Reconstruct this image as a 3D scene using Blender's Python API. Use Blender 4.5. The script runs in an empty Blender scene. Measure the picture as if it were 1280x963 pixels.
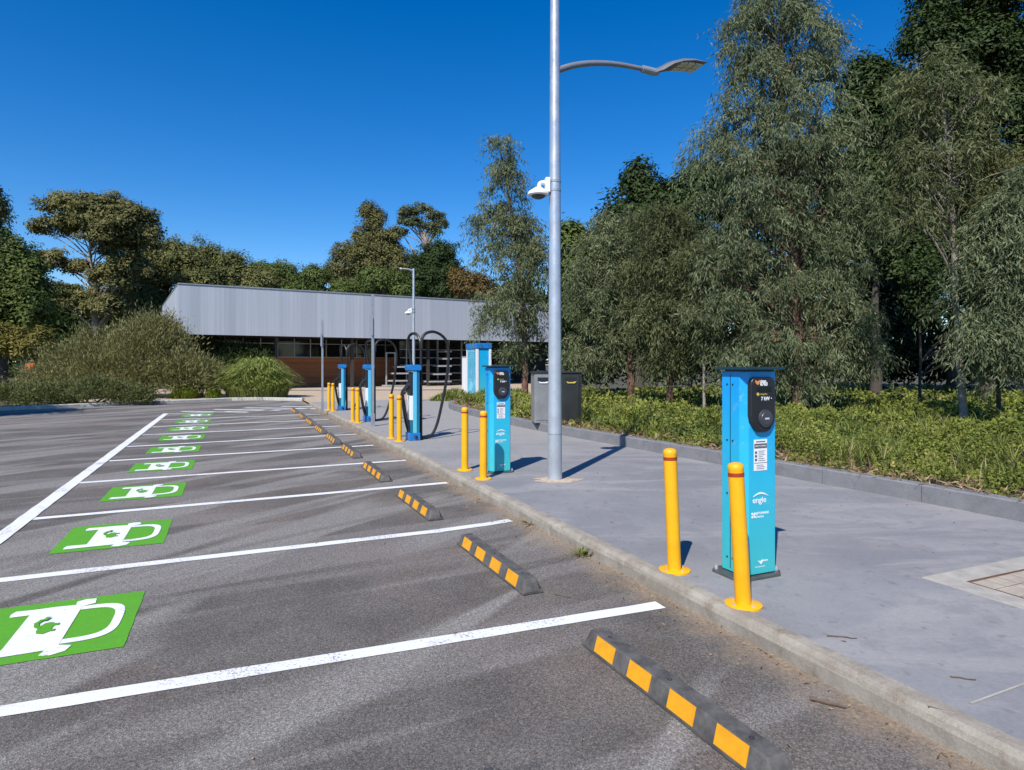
import bpy, bmesh, math, random
import numpy as np
from mathutils import Vector, Matrix
random.seed(7)
rng = np.random.default_rng(11)
scene = bpy.context.scene
COL = scene.collection
R = math.radians
# ------------------------------------------------------------------ surveyed layout
F, HX, HY, HC = 800.0, 640.0, 455.0, 1.7
def G(px, py, z=0.0):
    d = F * (HC - z) / (py - HY)
    return ((px - HX) * d / F, d)
def AT(px, py, Y):
    return Vector(((px - HX) * Y / F, Y, HC - (py - HY) * Y / F))
TH = R(23.6)
U = (-math.sin(TH), math.cos(TH)); W = (math.cos(TH), math.sin(TH))
O = G(1280, 950, .12)
SL = .12                                   # slab height
def P(s, t, z=0.0):
    return Vector((O[0] + s * U[0] + t * W[0], O[1] + s * U[1] + t * W[1], z))
def ST(x, y):
    a, b = x - O[0], y - O[1]
    return a * U[0] + b * U[1], a * W[0] + b * W[1]
# ------------------------------------------------------------------ materials
def newmat(name):
    m = bpy.data.materials.new(name); m.use_nodes = True
    nt = m.node_tree
    return m, nt, nt.nodes['Principled BSDF']
def N(nt, typ, **kw):
    n = nt.nodes.new(typ)
    for k, v in kw.items(): setattr(n, k, v)
    return n
def ramp(nt, src, stops):
    r = N(nt, 'ShaderNodeValToRGB')
    cr = r.color_ramp
    while len(cr.elements) < len(stops): cr.elements.new(.5)
    for e, (p, c) in zip(cr.elements, stops):
        e.position = p; e.color = (c[0], c[1], c[2], 1) if hasattr(c, '__len__') else (c, c, c, 1)
    nt.links.new(src, r.inputs[0]); return r.outputs[0]
def noise(nt, vec, scale, detail=4, rough=.55, dist=0):
    n = N(nt, 'ShaderNodeTexNoise'); n.inputs['Scale'].default_value = scale
    n.inputs['Detail'].default_value = detail; n.inputs['Roughness'].default_value = rough
    n.inputs['Distortion'].default_value = dist
    nt.links.new(vec, n.inputs['Vector']); return n.outputs['Fac']
def mix(nt, fac, a, b, mode='MIX'):
    m = N(nt, 'ShaderNodeMix', data_type='RGBA', blend_type=mode)
    for sock, v in ((m.inputs[0], fac), (m.inputs[6], a), (m.inputs[7], b)):
        if isinstance(v, (int, float)): sock.default_value = v
        elif isinstance(v, tuple): sock.default_value = (*v, 1)
        else: nt.links.new(v, sock)
    return m.outputs[2]
def math_(nt, op, a, b=None, clamp=False):
    m = N(nt, 'ShaderNodeMath', operation=op); m.use_clamp = clamp
    for i, v in enumerate((a, b)):
        if v is None: continue
        if isinstance(v, (int, float)): m.inputs[i].default_value = v
        else: nt.links.new(v, m.inputs[i])
    return m.outputs[0]
def mapped(nt, vec, scale=(1, 1, 1), rot=(0, 0, 0), loc=(0, 0, 0)):
    m = N(nt, 'ShaderNodeMapping'); m.inputs['Scale'].default_value = scale
    m.inputs['Rotation'].default_value = rot; m.inputs['Location'].default_value = loc
    nt.links.new(vec, m.inputs['Vector']); return m.outputs[0]
def streak(nt, vec, ang, along, across):
    return mapped(nt, mapped(nt, vec, rot=(0, 0, R(-ang))), scale=(along, across, 1))
def bump(nt, b, h, strength, dist=.01):
    n = N(nt, 'ShaderNodeBump'); n.inputs['Strength'].default_value = strength; n.inputs['Distance'].default_value = dist
    nt.links.new(h, n.inputs['Height']); nt.links.new(n.outputs[0], b.inputs['Normal'])
def geo(nt): return N(nt, 'ShaderNodeNewGeometry').outputs['Position']
def objc(nt): return N(nt, 'ShaderNodeTexCoord').outputs['Object']

def simple(name, col, rough=.5, metal=0, var=.12, scale=8, spec=.5, bumpy=0, bscale=60):
    m, nt, b = newmat(name)
    v = objc(nt); n = noise(nt, v, scale, 5, .6)
    c = ramp(nt, n, [(.3, tuple(x * (1 - var) for x in col)), (.7, tuple(min(1, x * (1 + var)) for x in col))])
    nt.links.new(c, b.inputs['Base Color'])
    b.inputs['Roughness'].default_value = rough; b.inputs['Metallic'].default_value = metal
    b.inputs['Specular IOR Level'].default_value = spec
    if bumpy: bump(nt, b, noise(nt, v, bscale, 3), bumpy)
    return m
M = {}
M['yellow'] = simple('bollard_yellow', (.80, .385, .004), .42, var=.09, scale=7)
M['band'] = simple('band_red', (.34, .035, .01), .4)
M['black'] = simple('black_plastic', (.014, .014, .016), .4, var=.2)
M['rubberblack'] = simple('cable_black', (.012, .012, .013), .45, var=.2)
M['grey_dark'] = simple('dark_grey_plastic', (.045, .047, .055), .4)
M['cap_teal'] = simple('cap_dark_teal', (.006, .035, .06), .4)
M['deepblue'] = simple('cap_blue', (.01, .17, .48), .35)
M['paleblue'] = simple('pale_blue_panel', (.18, .58, .75), .4)
M['white'] = simple('white_vinyl', (.75, .76, .77), .5, var=.04)
M['whitep'] = simple('white_plastic', (.72, .73, .74), .35, var=.04)
M['orange'] = simple('orange_vinyl', (.75, .25, .06), .5)
M['goldv'] = simple('gold_vinyl', (.55, .42, .08), .5)
M['ink'] = simple('ink_grey', (.1, .1, .11), .6)
M['red_ink'] = simple('pale_ink', (.5, .5, .55), .6)
M['glass'] = simple('dark_glass', (.012, .013, .014), .06)
M['screen'] = simple('dark_screen', (.008, .016, .016), .1)
M['galv'] = simple('galvanised', (.50, .53, .57), .36, metal=.55, var=.12, scale=5)
M['galv_dull'] = simple('galvanised_dull', (.30, .33, .36), .5, metal=.4, var=.15, scale=4)
M['armgrey'] = simple('arm_grey', (.22, .23, .25), .45, metal=.3)
M['headgrey'] = simple('lamp_head_grey', (.16, .16, .17), .45, metal=.2)
M['headtop'] = simple('lamp_head_silver', (.5, .52, .55), .35, metal=.5)
M['led'] = simple('led_lens', (.55, .55, .42), .3)
M['steel'] = simple('bin_steel', (.26, .26, .255), .4, metal=.35, var=.2, scale=3)
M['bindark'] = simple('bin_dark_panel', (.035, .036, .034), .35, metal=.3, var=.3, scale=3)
M['timber'] = None
M['dark'] = simple('dark_cladding', (.012, .011, .010), .6)
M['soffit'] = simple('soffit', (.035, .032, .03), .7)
M['mull'] = simple('mullion', (.42, .43, .44), .4, metal=.4)
M['concrete'] = simple('pale_concrete', (.34, .315, .275), .85, var=.2, scale=6, bumpy=.3)
M['steps'] = simple('step_white', (.34, .34, .34), .7, var=.1, scale=3)
M['bark_red'] = simple('bark_red', (.13, .065, .045), .9, var=.5, scale=5, bumpy=.6, bscale=14)
M['bark_grey'] = simple('bark_grey', (.25, .215, .18), .9, var=.4, scale=6, bumpy=.6, bscale=14)
M['bark_dark'] = simple('bark_dark', (.06, .048, .038), .9, var=.4, scale=5, bumpy=.6, bscale=14)
M['twig'] = simple('dead_twig', (.10, .07, .05), .9, var=.4, scale=20)
M['deadlimb'] = simple('dead_limb', (.2, .175, .15), .9, var=.3, scale=20)
M['grout'] = simple('grout', (.42, .34, .25), .95, var=.25, scale=14, bumpy=.8, bscale=40)
M['baseplate'] = simple('base_plate', (.13, .125, .12), .45, metal=.5, var=.3)

def scuff(m, scale, lo, hi, col, amt):
    nt = m.node_tree; b = nt.nodes['Principled BSDF']; src = b.inputs['Base Color'].links[0].from_socket
    v = objc(nt); n = math_(nt, 'ADD', math_(nt, 'MULTIPLY', noise(nt, v, scale, 6, .75), .6), math_(nt, 'MULTIPLY', noise(nt, v, scale * .2, 2), .4))
    nt.links.new(mix(nt, ramp(nt, n, [(lo, 0), (hi, amt)]), src, col), b.inputs['Base Color'])
    r = ramp(nt, noise(nt, v, scale * .4, 4, .7), [(.35, b.inputs['Roughness'].default_value * .75), (.65, b.inputs['Roughness'].default_value * 1.35)]); nt.links.new(r, b.inputs['Roughness'])
scuff(M['yellow'], 22, .60, .66, (.50, .27, .03), .6)
scuff(M['galv'], 9, .56, .66, (.38, .39, .40), .4)
def mk_asphalt():
    m, nt, b = newmat('asphalt')
    p = geo(nt)
    rowv = mapped(nt, p, rot=(0, 0, -TH))                       # x across the bays, y along the row
    big = noise(nt, p, .35, 5, .6, .4)
    mid = noise(nt, p, 1.7, 5, .65, .3)
    arc = noise(nt, streak(nt, p, 60, .17, 1.15), 1.0, 2.5, .5, .55)
    arc2 = noise(nt, streak(nt, p, 30, .16, 1.5), .9, 3, .5, .6)
    base = ramp(nt, mid, [(.36, (.104, .095, .085)), (.64, (.143, .132, .119))])
    base = mix(nt, ramp(nt, big, [(.5, 0), (.6, .6)]), base, (.165, .132, .114))
    base = mix(nt, ramp(nt, big, [(.38, .45), (.48, 0)]), base, (.095, .088, .083))
    base = mix(nt, ramp(nt, arc, [(.495, 0), (.55, .85)]), base, (.24, .228, .208))
    base = mix(nt, ramp(nt, arc2, [(.52, 0), (.57, .6)]), base, (.215, .198, .184))
    base = mix(nt, ramp(nt, noise(nt, streak(nt, p, 48, .14, 1.9), 1.1, 2, .5, .4), [(.36, .35), (.43, 0)]), base, (.095, .085, .078))
    # exposed aggregate
    v = N(nt, 'ShaderNodeTexVoronoi'); v.inputs['Scale'].default_value = 160; nt.links.new(p, v.inputs['Vector'])
    sp = ramp(nt, v.outputs['Color'], [(.2, .5), (.55, .93), (.9, 1.7)])
    base = mix(nt, .8, base, sp, 'MULTIPLY')
    fine = noise(nt, p, 55, 3, .7)
    base = mix(nt, .6, base, ramp(nt, fine, [(.35, .6), (.65, 1.4)]), 'MULTIPLY')
    tint = noise(nt, p, 90, 2)
    base = mix(nt, ramp(nt, tint, [(.56, 0), (.63, .3)]), base, (.24, .165, .13))
    # silt along the kerb
    d = N(nt, 'ShaderNodeVectorMath', operation='DOT_PRODUCT'); d.inputs[1].default_value = (W[0], W[1], 0); nt.links.new(p, d.inputs[0])
    t = math_(nt, 'SUBTRACT', d.outputs['Value'], O[0] * W[0] + O[1] * W[1])
    k = math_(nt, 'ADD', t, math_(nt, 'MULTIPLY', noise(nt, p, 2.5, 4, .7), .75))
    silt = math_(nt, 'MULTIPLY', ramp(nt, k, [(.08, 0), (.40, .8)]), math_(nt, 'LESS_THAN', t, .3))
    base = mix(nt, silt, base, ramp(nt, noise(nt, p, 40, 4, .7), [(.3, (.17, .125, .085)), (.7, (.40, .30, .2))]))
    # oil drips
    vo = N(nt, 'ShaderNodeTexVoronoi'); vo.inputs['Scale'].default_value = .42; nt.links.new(p, vo.inputs['Vector'])
    base = mix(nt, ramp(nt, vo.outputs['Distance'], [(.02, .75), (.055, 0)]), base, (.03, .029, .03))
    nt.links.new(base, b.inputs['Base Color'])
    b.inputs['Roughness'].default_value = .88; b.inputs['Specular IOR Level'].default_value = .25
    h = math_(nt, 'ADD', v.outputs['Distance'], fine)
    bump(nt, b, h, .55, .006)
    return m
M['asphalt'] = mk_asphalt()

def mk_slab():
    m, nt, b = newmat('painted_slab')
    p = geo(nt)
    a = noise(nt, p, .7, 6, .6, .5)
    st = noise(nt, mapped(nt, p, scale=(.4, 1.3, 1), rot=(0, 0, R(8))), .9, 5, .65, 1.5)
    base = ramp(nt, a, [(.38, (.196, .194, .202)), (.62, (.246, .242, .246))])
    base = mix(nt, ramp(nt, st, [(.5, 0), (.6, .5)]), base, (.32, .305, .295))
    base = mix(nt, ramp(nt, noise(nt, p, 2.3, 5, .7, .4), [(.52, 0), (.62, .55)]), base, (.195, .19, .2))
    d = N(nt, 'ShaderNodeVectorMath', operation='DOT_PRODUCT'); d.inputs[1].default_value = (U[0], U[1], 0); nt.links.new(p, d.inputs[0])
    s = math_(nt, 'SUBTRACT', d.outputs['Value'], O[0] * U[0] + O[1] * U[1])
    s = math_(nt, 'ADD', s, math_(nt, 'MULTIPLY', a, 5))
    base = mix(nt, ramp(nt, math_(nt, 'MULTIPLY', s, .04), [(.38, 0), (.56, .8)]), base, (.30, .283, .265))
    base = mix(nt, .35, base, ramp(nt, noise(nt, p, 45, 4, .7), [(.3, .75), (.7, 1.25)]), 'MULTIPLY')
    base = mix(nt, ramp(nt, noise(nt, p, 9, 2, .5), [(.64, 0), (.70, .5)]), base, (.15, .14, .135))
    nt.links.new(base, b.inputs['Base Color'])
    b.inputs['Roughness'].default_value = .75; b.inputs['Specular IOR Level'].default_value = .3
    bump(nt, b, noise(nt, p, 30, 5, .7), .25, .004)
    return m
M['slab'] = mk_slab()

def mk_kerb(name, c0, c1, dirt):
    m, nt, b = newmat(name)
    p = geo(nt)
    base = ramp(nt, noise(nt, p, 3, 6, .7), [(.3, c0), (.7, c1)])
    base = mix(nt, ramp(nt, noise(nt, p, 7, 5, .7), [(.52, 0), (.68, .6)]), base, dirt)
    base = mix(nt, .5, base, ramp(nt, noise(nt, p, 120, 3, .7), [(.3, .7), (.7, 1.3)]), 'MULTIPLY')
    nt.links.new(base, b.inputs['Base Color']); b.inputs['Roughness'].default_value = .9
    bump(nt, b, noise(nt, p, 45, 5, .75), .5, .008)
    return m
M['kerb'] = mk_kerb('kerb_concrete', (.21, .18, .14), (.37, .335, .28), (.16, .12, .08))
M['blockkerb'] = mk_kerb('block_kerb', (.15, .15, .155), (.21, .21, .215), (.13, .125, .12))
M['sand'] = mk_kerb('sandy_gravel', (.36, .27, .18), (.50, .39, .28), (.30, .21, .13))
M['path'] = mk_kerb('far_concrete', (.38, .36, .32), (.5, .48, .44), (.3, .27, .23))
M['soil'] = mk_kerb('bed_mulch', (.030, .026, .015), (.062, .055, .026), (.05, .04, .025))
M['field'] = mk_kerb('dry_ground', (.05, .05, .025), (.09, .085, .04), (.08, .06, .035))

def mk_paint(name, c, wear):
    m, nt, b = newmat(name)
    p = geo(nt)
    c1 = mix(nt, .5, c, ramp(nt, noise(nt, p, 70, 3, .7), [(.3, .72), (.7, 1.2)]), 'MULTIPLY')
    c1 = mix(nt, ramp(nt, noise(nt, p, 5, 5, .7), [(.55, 0), (.75, .35)]), c1, tuple(x * .55 + .03 for x in c))
    w = math_(nt, 'ADD', math_(nt, 'MULTIPLY', noise(nt, p, 60, 3, .8), .6), math_(nt, 'MULTIPLY', noise(nt, p, 1.8, 3, .6), .4))
    c1 = mix(nt, ramp(nt, w, [(wear, 0), (wear + .04, .8)]), c1, (.13, .12, .12))
    nt.links.new(c1, b.inputs['Base Color']); b.inputs['Roughness'].default_value = .75
    bump(nt, b, noise(nt, p, 90, 3, .7), .4, .004)
    return m
M['line'] = mk_paint('line_paint', (.70, .70, .69), .565)
M['green'] = mk_paint('green_paint', (.085, .315, .010), .60)
M['symwhite'] = mk_paint('symbol_white', (.72, .73, .74), .585)

def mk_grad(name, lo, mid, hi, h):
    m, nt, b = newmat(name)
    z = N(nt, 'ShaderNodeSeparateXYZ'); nt.links.new(objc(nt), z.inputs[0])
    c = ramp(nt, math_(nt, 'DIVIDE', z.outputs['Z'], h), [(.05, lo), (.5, mid), (.95, hi)])
    c = mix(nt, .25, c, ramp(nt, noise(nt, objc(nt), 5, 4), [(.3, .85), (.7, 1.1)]), 'MULTIPLY')
    nt.links.new(c, b.inputs['Base Color']); b.inputs['Roughness'].default_value = .38
    return m
M['ac_body'] = mk_grad('charger_wrap', (.045, .44, .46), (.02, .42, .62), (.003, .31, .72), 1.5)
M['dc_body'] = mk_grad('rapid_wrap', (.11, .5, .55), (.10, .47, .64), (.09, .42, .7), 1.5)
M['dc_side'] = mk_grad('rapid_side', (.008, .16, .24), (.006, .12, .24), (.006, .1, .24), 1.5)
for k_ in ('ac_body', 'dc_body'): scuff(M[k_], 30, .585, .63, (.22, .42, .46), .45)
M['cab_plain'] = mk_grad('cabinet_wrap', (.06, .46, .55), (.01, .40, .66), (.005, .36, .72), 2.4)
def mk_vent():
    m, nt, b = newmat('cabinet_louvre_wrap')
    v = objc(nt)
    n = noise(nt, mapped(nt, v, scale=(1, 1, .25)), 9, 4, .6)
    c = ramp(nt, n, [(.35, (.02, .33, .52)), (.6, (.17, .48, .62)), (.75, (.3, .55, .62))])
    nt.links.new(c, b.inputs['Base Color']); b.inputs['Roughness'].default_value = .5
    return m
M['cab_vent'] = mk_vent()
def mk_stop():
    m, nt, b = newmat('wheel_stop_rubber')
    v = geo(nt)
    c = ramp(nt, noise(nt, v, 9, 5, .7), [(.35, (.05, .047, .044)), (.65, (.115, .107, .1))])
    c = mix(nt, ramp(nt, noise(nt, v, 3, 5, .75), [(.56, 0), (.72, .35)]), c, (.19, .17, .14))
    nt.links.new(c, b.inputs['Base Color']); b.inputs['Roughness'].default_value = .8
    bump(nt, b, noise(nt, v, 70, 4, .7), .4, .004); return m
M['stop'] = mk_stop()
M['stopyellow'] = simple('reflective_yellow', (.66, .29, .004), .45, var=.12, scale=14)
def mk_clad():
    m, nt, b = newmat('zinc_cladding')
    v = objc(nt); s = N(nt, 'ShaderNodeSeparateXYZ'); nt.links.new(v, s.inputs[0])
    w = N(nt, 'ShaderNodeTexWhiteNoise', noise_dimensions='1D')
    xy = math_(nt, 'ADD', s.outputs['X'], math_(nt, 'MULTIPLY', s.outputs['Y'], 1.0))
    nt.links.new(math_(nt, 'FLOOR', math_(nt, 'MULTIPLY', xy, 1.6)), w.inputs['W'])
    c = ramp(nt, w.outputs['Value'], [(0, (.345, .375, .42)), (.5, (.375, .405, .45)), (1, (.405, .435, .48))])
    st = noise(nt, mapped(nt, v, scale=(7, 7, .1)), 1.0, 3, .6)
    c = mix(nt, .5, c, ramp(nt, st, [(.3, .85), (.7, 1.15)]), 'MULTIPLY')
    nt.links.new(c, b.inputs['Base Color']); b.inputs['Roughness'].default_value = .5; b.inputs['Metallic'].default_value = .1
    wv = math_(nt, 'SINE', math_(nt, 'MULTIPLY', xy, 2 * math.pi / .15))
    bump(nt, b, wv, .12, .006)
    return m
M['clad'] = mk_clad()
def mk_timber():
    m, nt, b = newmat('brown_timber')
    v = objc(nt); s = N(nt, 'ShaderNodeSeparateXYZ'); nt.links.new(v, s.inputs[0])
    w = N(nt, 'ShaderNodeTexWhiteNoise', noise_dimensions='1D')
    nt.links.new(math_(nt, 'FLOOR', math_(nt, 'MULTIPLY', s.outputs['Z'], 7)), w.inputs['W'])
    c = ramp(nt, w.outputs['Value'], [(0, (.42, .145, .05)), (1, (.56, .21, .08))])
    c = mix(nt, .6, c, ramp(nt, noise(nt, mapped(nt, v, scale=(.5, .5, 8)), 3, 4, .7), [(.3, .7), (.7, 1.25)]), 'MULTIPLY')
    nt.links.new(c, b.inputs['Base Color']); b.inputs['Roughness'].default_value = .6; return m
M['timber'] = mk_timber()

def leafmat(name, dark, light, odd=None, oddamt=.05, trans=.2):
    m, nt, b = newmat(name)
    a = N(nt, 'ShaderNodeAttribute', attribute_name='rnd').outputs['Fac']
    st = [(0, dark), (.55, tuple((x + y) / 2 for x, y in zip(dark, light))), (1 - oddamt, light)]
    if odd: st.append((1 - oddamt * .6, odd))
    c = ramp(nt, a, st)
    nt.links.new(c, b.inputs['Base Color']); b.inputs['Roughness'].default_value = .6; b.inputs['Specular IOR Level'].default_value = .14
    tr = N(nt, 'ShaderNodeBsdfTranslucent')
    tc = mix(nt, 1.0, c, (1.1, 1.25, .6), 'MULTIPLY'); nt.links.new(tc, tr.inputs[0])
    mx = N(nt, 'ShaderNodeMixShader'); mx.inputs[0].default_value = trans
    nt.links.new(b.outputs[0], mx.inputs[1]); nt.links.new(tr.outputs[0], mx.inputs[2])
    nt.links.new(mx.outputs[0], nt.nodes['Material Output'].inputs['Surface'])
    return m
M['gum'] = leafmat('gum_leaf', (.046, .063, .028), (.235, .26, .135), (.24, .14, .065), .07)
M['gum2'] = leafmat('gum_leaf_olive', (.040, .053, .021), (.185, .20, .090), (.21, .15, .07), .06)
M['bluegum'] = leafmat('blue_gum_leaf', (.046, .064, .030), (.24, .27, .145), (.24, .15, .07), .06)
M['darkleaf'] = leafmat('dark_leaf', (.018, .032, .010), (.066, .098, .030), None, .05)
M['shadeleaf'] = leafmat('painted_shade_leaf', (.010, .018, .007), (.030, .044, .015), None, .05, .1)  # leaf colour darkened to paint in shade on the back trees and undergrowth
M['oliveleaf'] = leafmat('olive_leaf', (.07, .080, .025), (.22, .22, .078), (.2, .12, .04), .05)
M['midleaf'] = leafmat('mid_green_leaf', (.045, .066, .017), (.15, .19, .05), None, .05)
M['rustleaf'] = leafmat('rusty_leaf', (.066, .070, .024), (.215, .20, .075), (.22, .13, .05), .1)
M['orangeleaf'] = leafmat('orange_leaf', (.085, .062, .022), (.19, .125, .045), None, .05)
M['yellowleaf'] = leafmat('yellow_green_leaf', (.095, .09, .02), (.22, .19, .045), None, .05)
M['heath'] = leafmat('heath_leaf', (.11, .11, .04), (.29, .27, .12), (.33, .25, .12), .08)
M['lowdark'] = leafmat('low_shrub_leaf', (.065, .078, .026), (.19, .195, .075), (.25, .18, .09), .06)
M['lomandra'] = leafmat('strap_leaf', (.13, .175, .035), (.46, .50, .17), (.35, .3, .14), .08)
M['lime'] = leafmat('lime_tuft', (.12, .17, .02), (.26, .32, .05), None, .05)
M['cover'] = leafmat('cover_leaf', (.036, .055, .010), (.275, .30, .06), (.38, .30, .12), .1)
M['grassy'] = leafmat('grass_blade', (.10, .13, .03), (.27, .29, .075), (.42, .34, .17), .22)
M['litter'] = leafmat('dry_litter', (.14, .085, .045), (.40, .28, .17), None, .05, .1)
M['strawgrass'] = leafmat('straw_grass', (.2, .15, .07), (.42, .34, .2), None, .05)
# ------------------------------------------------------------------ mesh helpers
class MB:
    def __init__(s): s.v = []; s.f = []; s.m = []
    def add(s, vs, fs, mi=0):
        o = len(s.v); s.v += [tuple(v) for v in vs]; s.f += [tuple(i + o for i in f) for f in fs]; s.m += [mi] * len(fs); return s
    def box(s, x0, x1, y0, y1, z0, z1, mi=0):
        v = [(x, y, z) for z in (z0, z1) for y in (y0, y1) for x in (x0, x1)]
        return s.add(v, [(0, 2, 3, 1), (4, 5, 7, 6), (0, 1, 5, 4), (2, 6, 7, 3), (0, 4, 6, 2), (1, 3, 7, 5)], mi)
    def prism(s, poly, z0, z1, mi=0):
        n = len(poly)
        v = [(x, y, z0) for x, y in poly] + [(x, y, z1) for x, y in poly]
        f = [tuple(range(n))[::-1], tuple(range(n, 2 * n))] + [(i, (i + 1) % n, n + (i + 1) % n, n + i) for i in range(n)]
        return s.add(v, f, mi)
    def prism_y(s, poly, y0, y1, mi=0):            # polygon in x,z extruded along y
        n = len(poly)
        v = [(x, y0, z) for x, z in poly] + [(x, y1, z) for x, z in poly]
        f = [tuple(range(n)), tuple(range(n, 2 * n))[::-1]] + [(i, n + i, n + (i + 1) % n, (i + 1) % n) for i in range(n)]
        return s.add(v, f, mi)
    def lathe(s, prof, n=24, c=(0, 0), mi=0):
        vs = []; fs = []
        for r, z in prof:
            for i in range(n):
                a = 2 * math.pi * i / n; vs.append((c[0] + r * math.cos(a), c[1] + r * math.sin(a), z))
        for k in range(len(prof) - 1):
            for i in range(n):
                j = (i + 1) % n; fs.append((k * n + i, k * n + j, (k + 1) * n + j, (k + 1) * n + i))
        fs.append(tuple(range(n))[::-1]); fs.append(tuple(range((len(prof) - 1) * n, len(prof) * n)))
        return s.add(vs, fs, mi)
    def tube(s, pts, rad, n=8, mi=0):
        pts = [Vector(p) for p in pts]; k = len(pts)
        rad = rad if hasattr(rad, '__len__') else [rad] * k
        vs = []; fs = []; up = None
        for i, p in enumerate(pts):
            d = (pts[min(i + 1, k - 1)] - pts[max(i - 1, 0)]).normalized()
            if up is None:
                up = d.orthogonal().normalized()
            up = (up - d * up.dot(d))
            up = up.normalized() if up.length > 1e-6 else d.orthogonal().normalized()
            b = d.cross(up)
            for j in range(n):
                a = 2 * math.pi * j / n
                vs.append(p + (up * math.cos(a) + b * math.sin(a)) * rad[i])
        for i in range(k - 1):
            for j in range(n):
                q = (j + 1) % n; fs.append((i * n + j, i * n + q, (i + 1) * n + q, (i + 1) * n + j))
        fs.append(tuple(range(n))[::-1]); fs.append(tuple(range((k - 1) * n, k * n)))
        return s.add(vs, fs, mi)
    def build(s, name, mats, parent=None, bevel=0, smooth=False, seg=2):
        me = bpy.data.meshes.new(name); me.from_pydata(s.v, [], s.f)
        for m in (mats if isinstance(mats, (list, tuple)) else [mats]): me.materials.append(m)
        if any(s.m): me.polygons.foreach_set('material_index', s.m)
        bm = bmesh.new(); bm.from_mesh(me); bmesh.ops.recalc_face_normals(bm, faces=bm.faces); bm.to_mesh(me); bm.free()
        o = bpy.data.objects.new(name, me); COL.objects.link(o)
        if parent: o.parent = parent
        if bevel:
            b = o.modifiers.new('Bevel', 'BEVEL'); b.width = bevel; b.segments = seg; b.limit_method = 'ANGLE'; b.angle_limit = R(35)
        if smooth:
            for p in me.polygons: p.use_smooth = True
            me.set_sharp_from_angle(angle=R(40))
        return o
def cr(pts, n=8):
    pts = [Vector(p) for p in pts]; out = []
    q = [pts[0] * 2 - pts[1]] + pts + [pts[-1] * 2 - pts[-2]]
    for i in range(1, len(q) - 2):
        a, b, c, d = q[i - 1:i + 3]
        for k in range(n):
            t = k / n
            out.append(.5 * ((2 * b) + (c - a) * t + (2 * a - 5 * b + 4 * c - d) * t * t + (3 * b - a - 3 * c + d) * t ** 3))
    out.append(pts[-1]); return out
def tag(o, label=None, cat=None, group=None, kind=None):
    if label: o['label'] = label
    if cat: o['category'] = cat
    if group: o['group'] = group
    if kind: o['kind'] = kind
    return o
def thing(name, label, cat, loc, rz=0, group=None, tilt=None):
    o = bpy.data.objects.new(name, None); COL.objects.link(o)
    o.empty_display_size = .2
    o.location = loc; o.rotation_euler = (tilt[0] if tilt else 0, tilt[1] if tilt else 0, rz)
    return tag(o, label, cat, group)
def copy_tree(o, parent=None):
    c = o.copy(); COL.objects.link(c); c.parent = parent
    for ch in list(o.children): copy_tree(ch, c)
    return c
def text(name, body, size, mat, parent, loc, rot=(math.pi / 2, 0, 0), bold=0, align='LEFT', sx=1):
    cu = bpy.data.curves.new(name, 'FONT'); cu.body = body; cu.size = size; cu.offset = bold; cu.extrude = .0006
    cu.align_x = align; cu.resolution_u = 3
    t = bpy.data.objects.new('tmp', cu)
    me = bpy.data.meshes.new_from_object(t); bpy.data.objects.remove(t)
    me.materials.append(mat); me.name = name
    o = bpy.data.objects.new(name, me); COL.objects.link(o); o.parent = parent; o.location = loc; o.rotation_euler = rot; o.scale = (sx, 1, 1)
    return o
def sheet(name, pts, mat, kind='structure', z=None, sub=0):
    me = bpy.data.meshes.new(name)
    me.from_pydata([tuple(p) if z is None else (p[0], p[1], z) for p in pts], [], [tuple(range(len(pts)))])
    me.materials.append(mat); o = bpy.data.objects.new(name, me); COL.objects.link(o)
    if kind: o['kind'] = kind
    bm = bmesh.new(); bm.from_mesh(me)
    for f in bm.faces:
        if f.normal.z < 0: f.normal_flip()
    if sub: bmesh.ops.triangulate(bm, faces=bm.faces)
    bm.to_mesh(me); bm.free()
    return o
# ------------------------------------------------------------------ foliage helpers
def leaf_mesh(name, C, D, L, Wd, mat, rnd, parent=None, face=None):
    n = len(C); C = np.asarray(C); D = np.asarray(D)
    rv = rng.normal(size=(n, 3)) if face is None else np.asarray(face); S = np.cross(D, rv); S /= np.linalg.norm(S, axis=1, keepdims=True) + 1e-9
    L = np.broadcast_to(L, (n,))[:, None]; Wd = np.broadcast_to(Wd, (n,))[:, None]
    v = np.empty((n, 4, 3)); v[:, 0] = C; v[:, 1] = C + D * L * .45 + S * Wd * .5; v[:, 2] = C + D * L; v[:, 3] = C + D * L * .45 - S * Wd * .5
    me = bpy.data.meshes.new(name)
    me.vertices.add(4 * n); me.vertices.foreach_set('co', v.astype(np.float32).ravel())
    me.loops.add(4 * n); me.loops.foreach_set('vertex_index', np.arange(4 * n, dtype=np.int32))
    me.polygons.add(n); me.polygons.foreach_set('loop_start', np.arange(0, 4 * n, 4, dtype=np.int32))
    me.update(calc_edges=True); me.validate()
    a = me.attributes.new('rnd', 'FLOAT', 'FACE'); a.data.foreach_set('value', np.asarray(rnd, dtype=np.float32))
    me.materials.append(mat)
    o = bpy.data.objects.new(name, me); COL.objects.link(o)
    if parent: o.parent = parent
    return o
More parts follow.
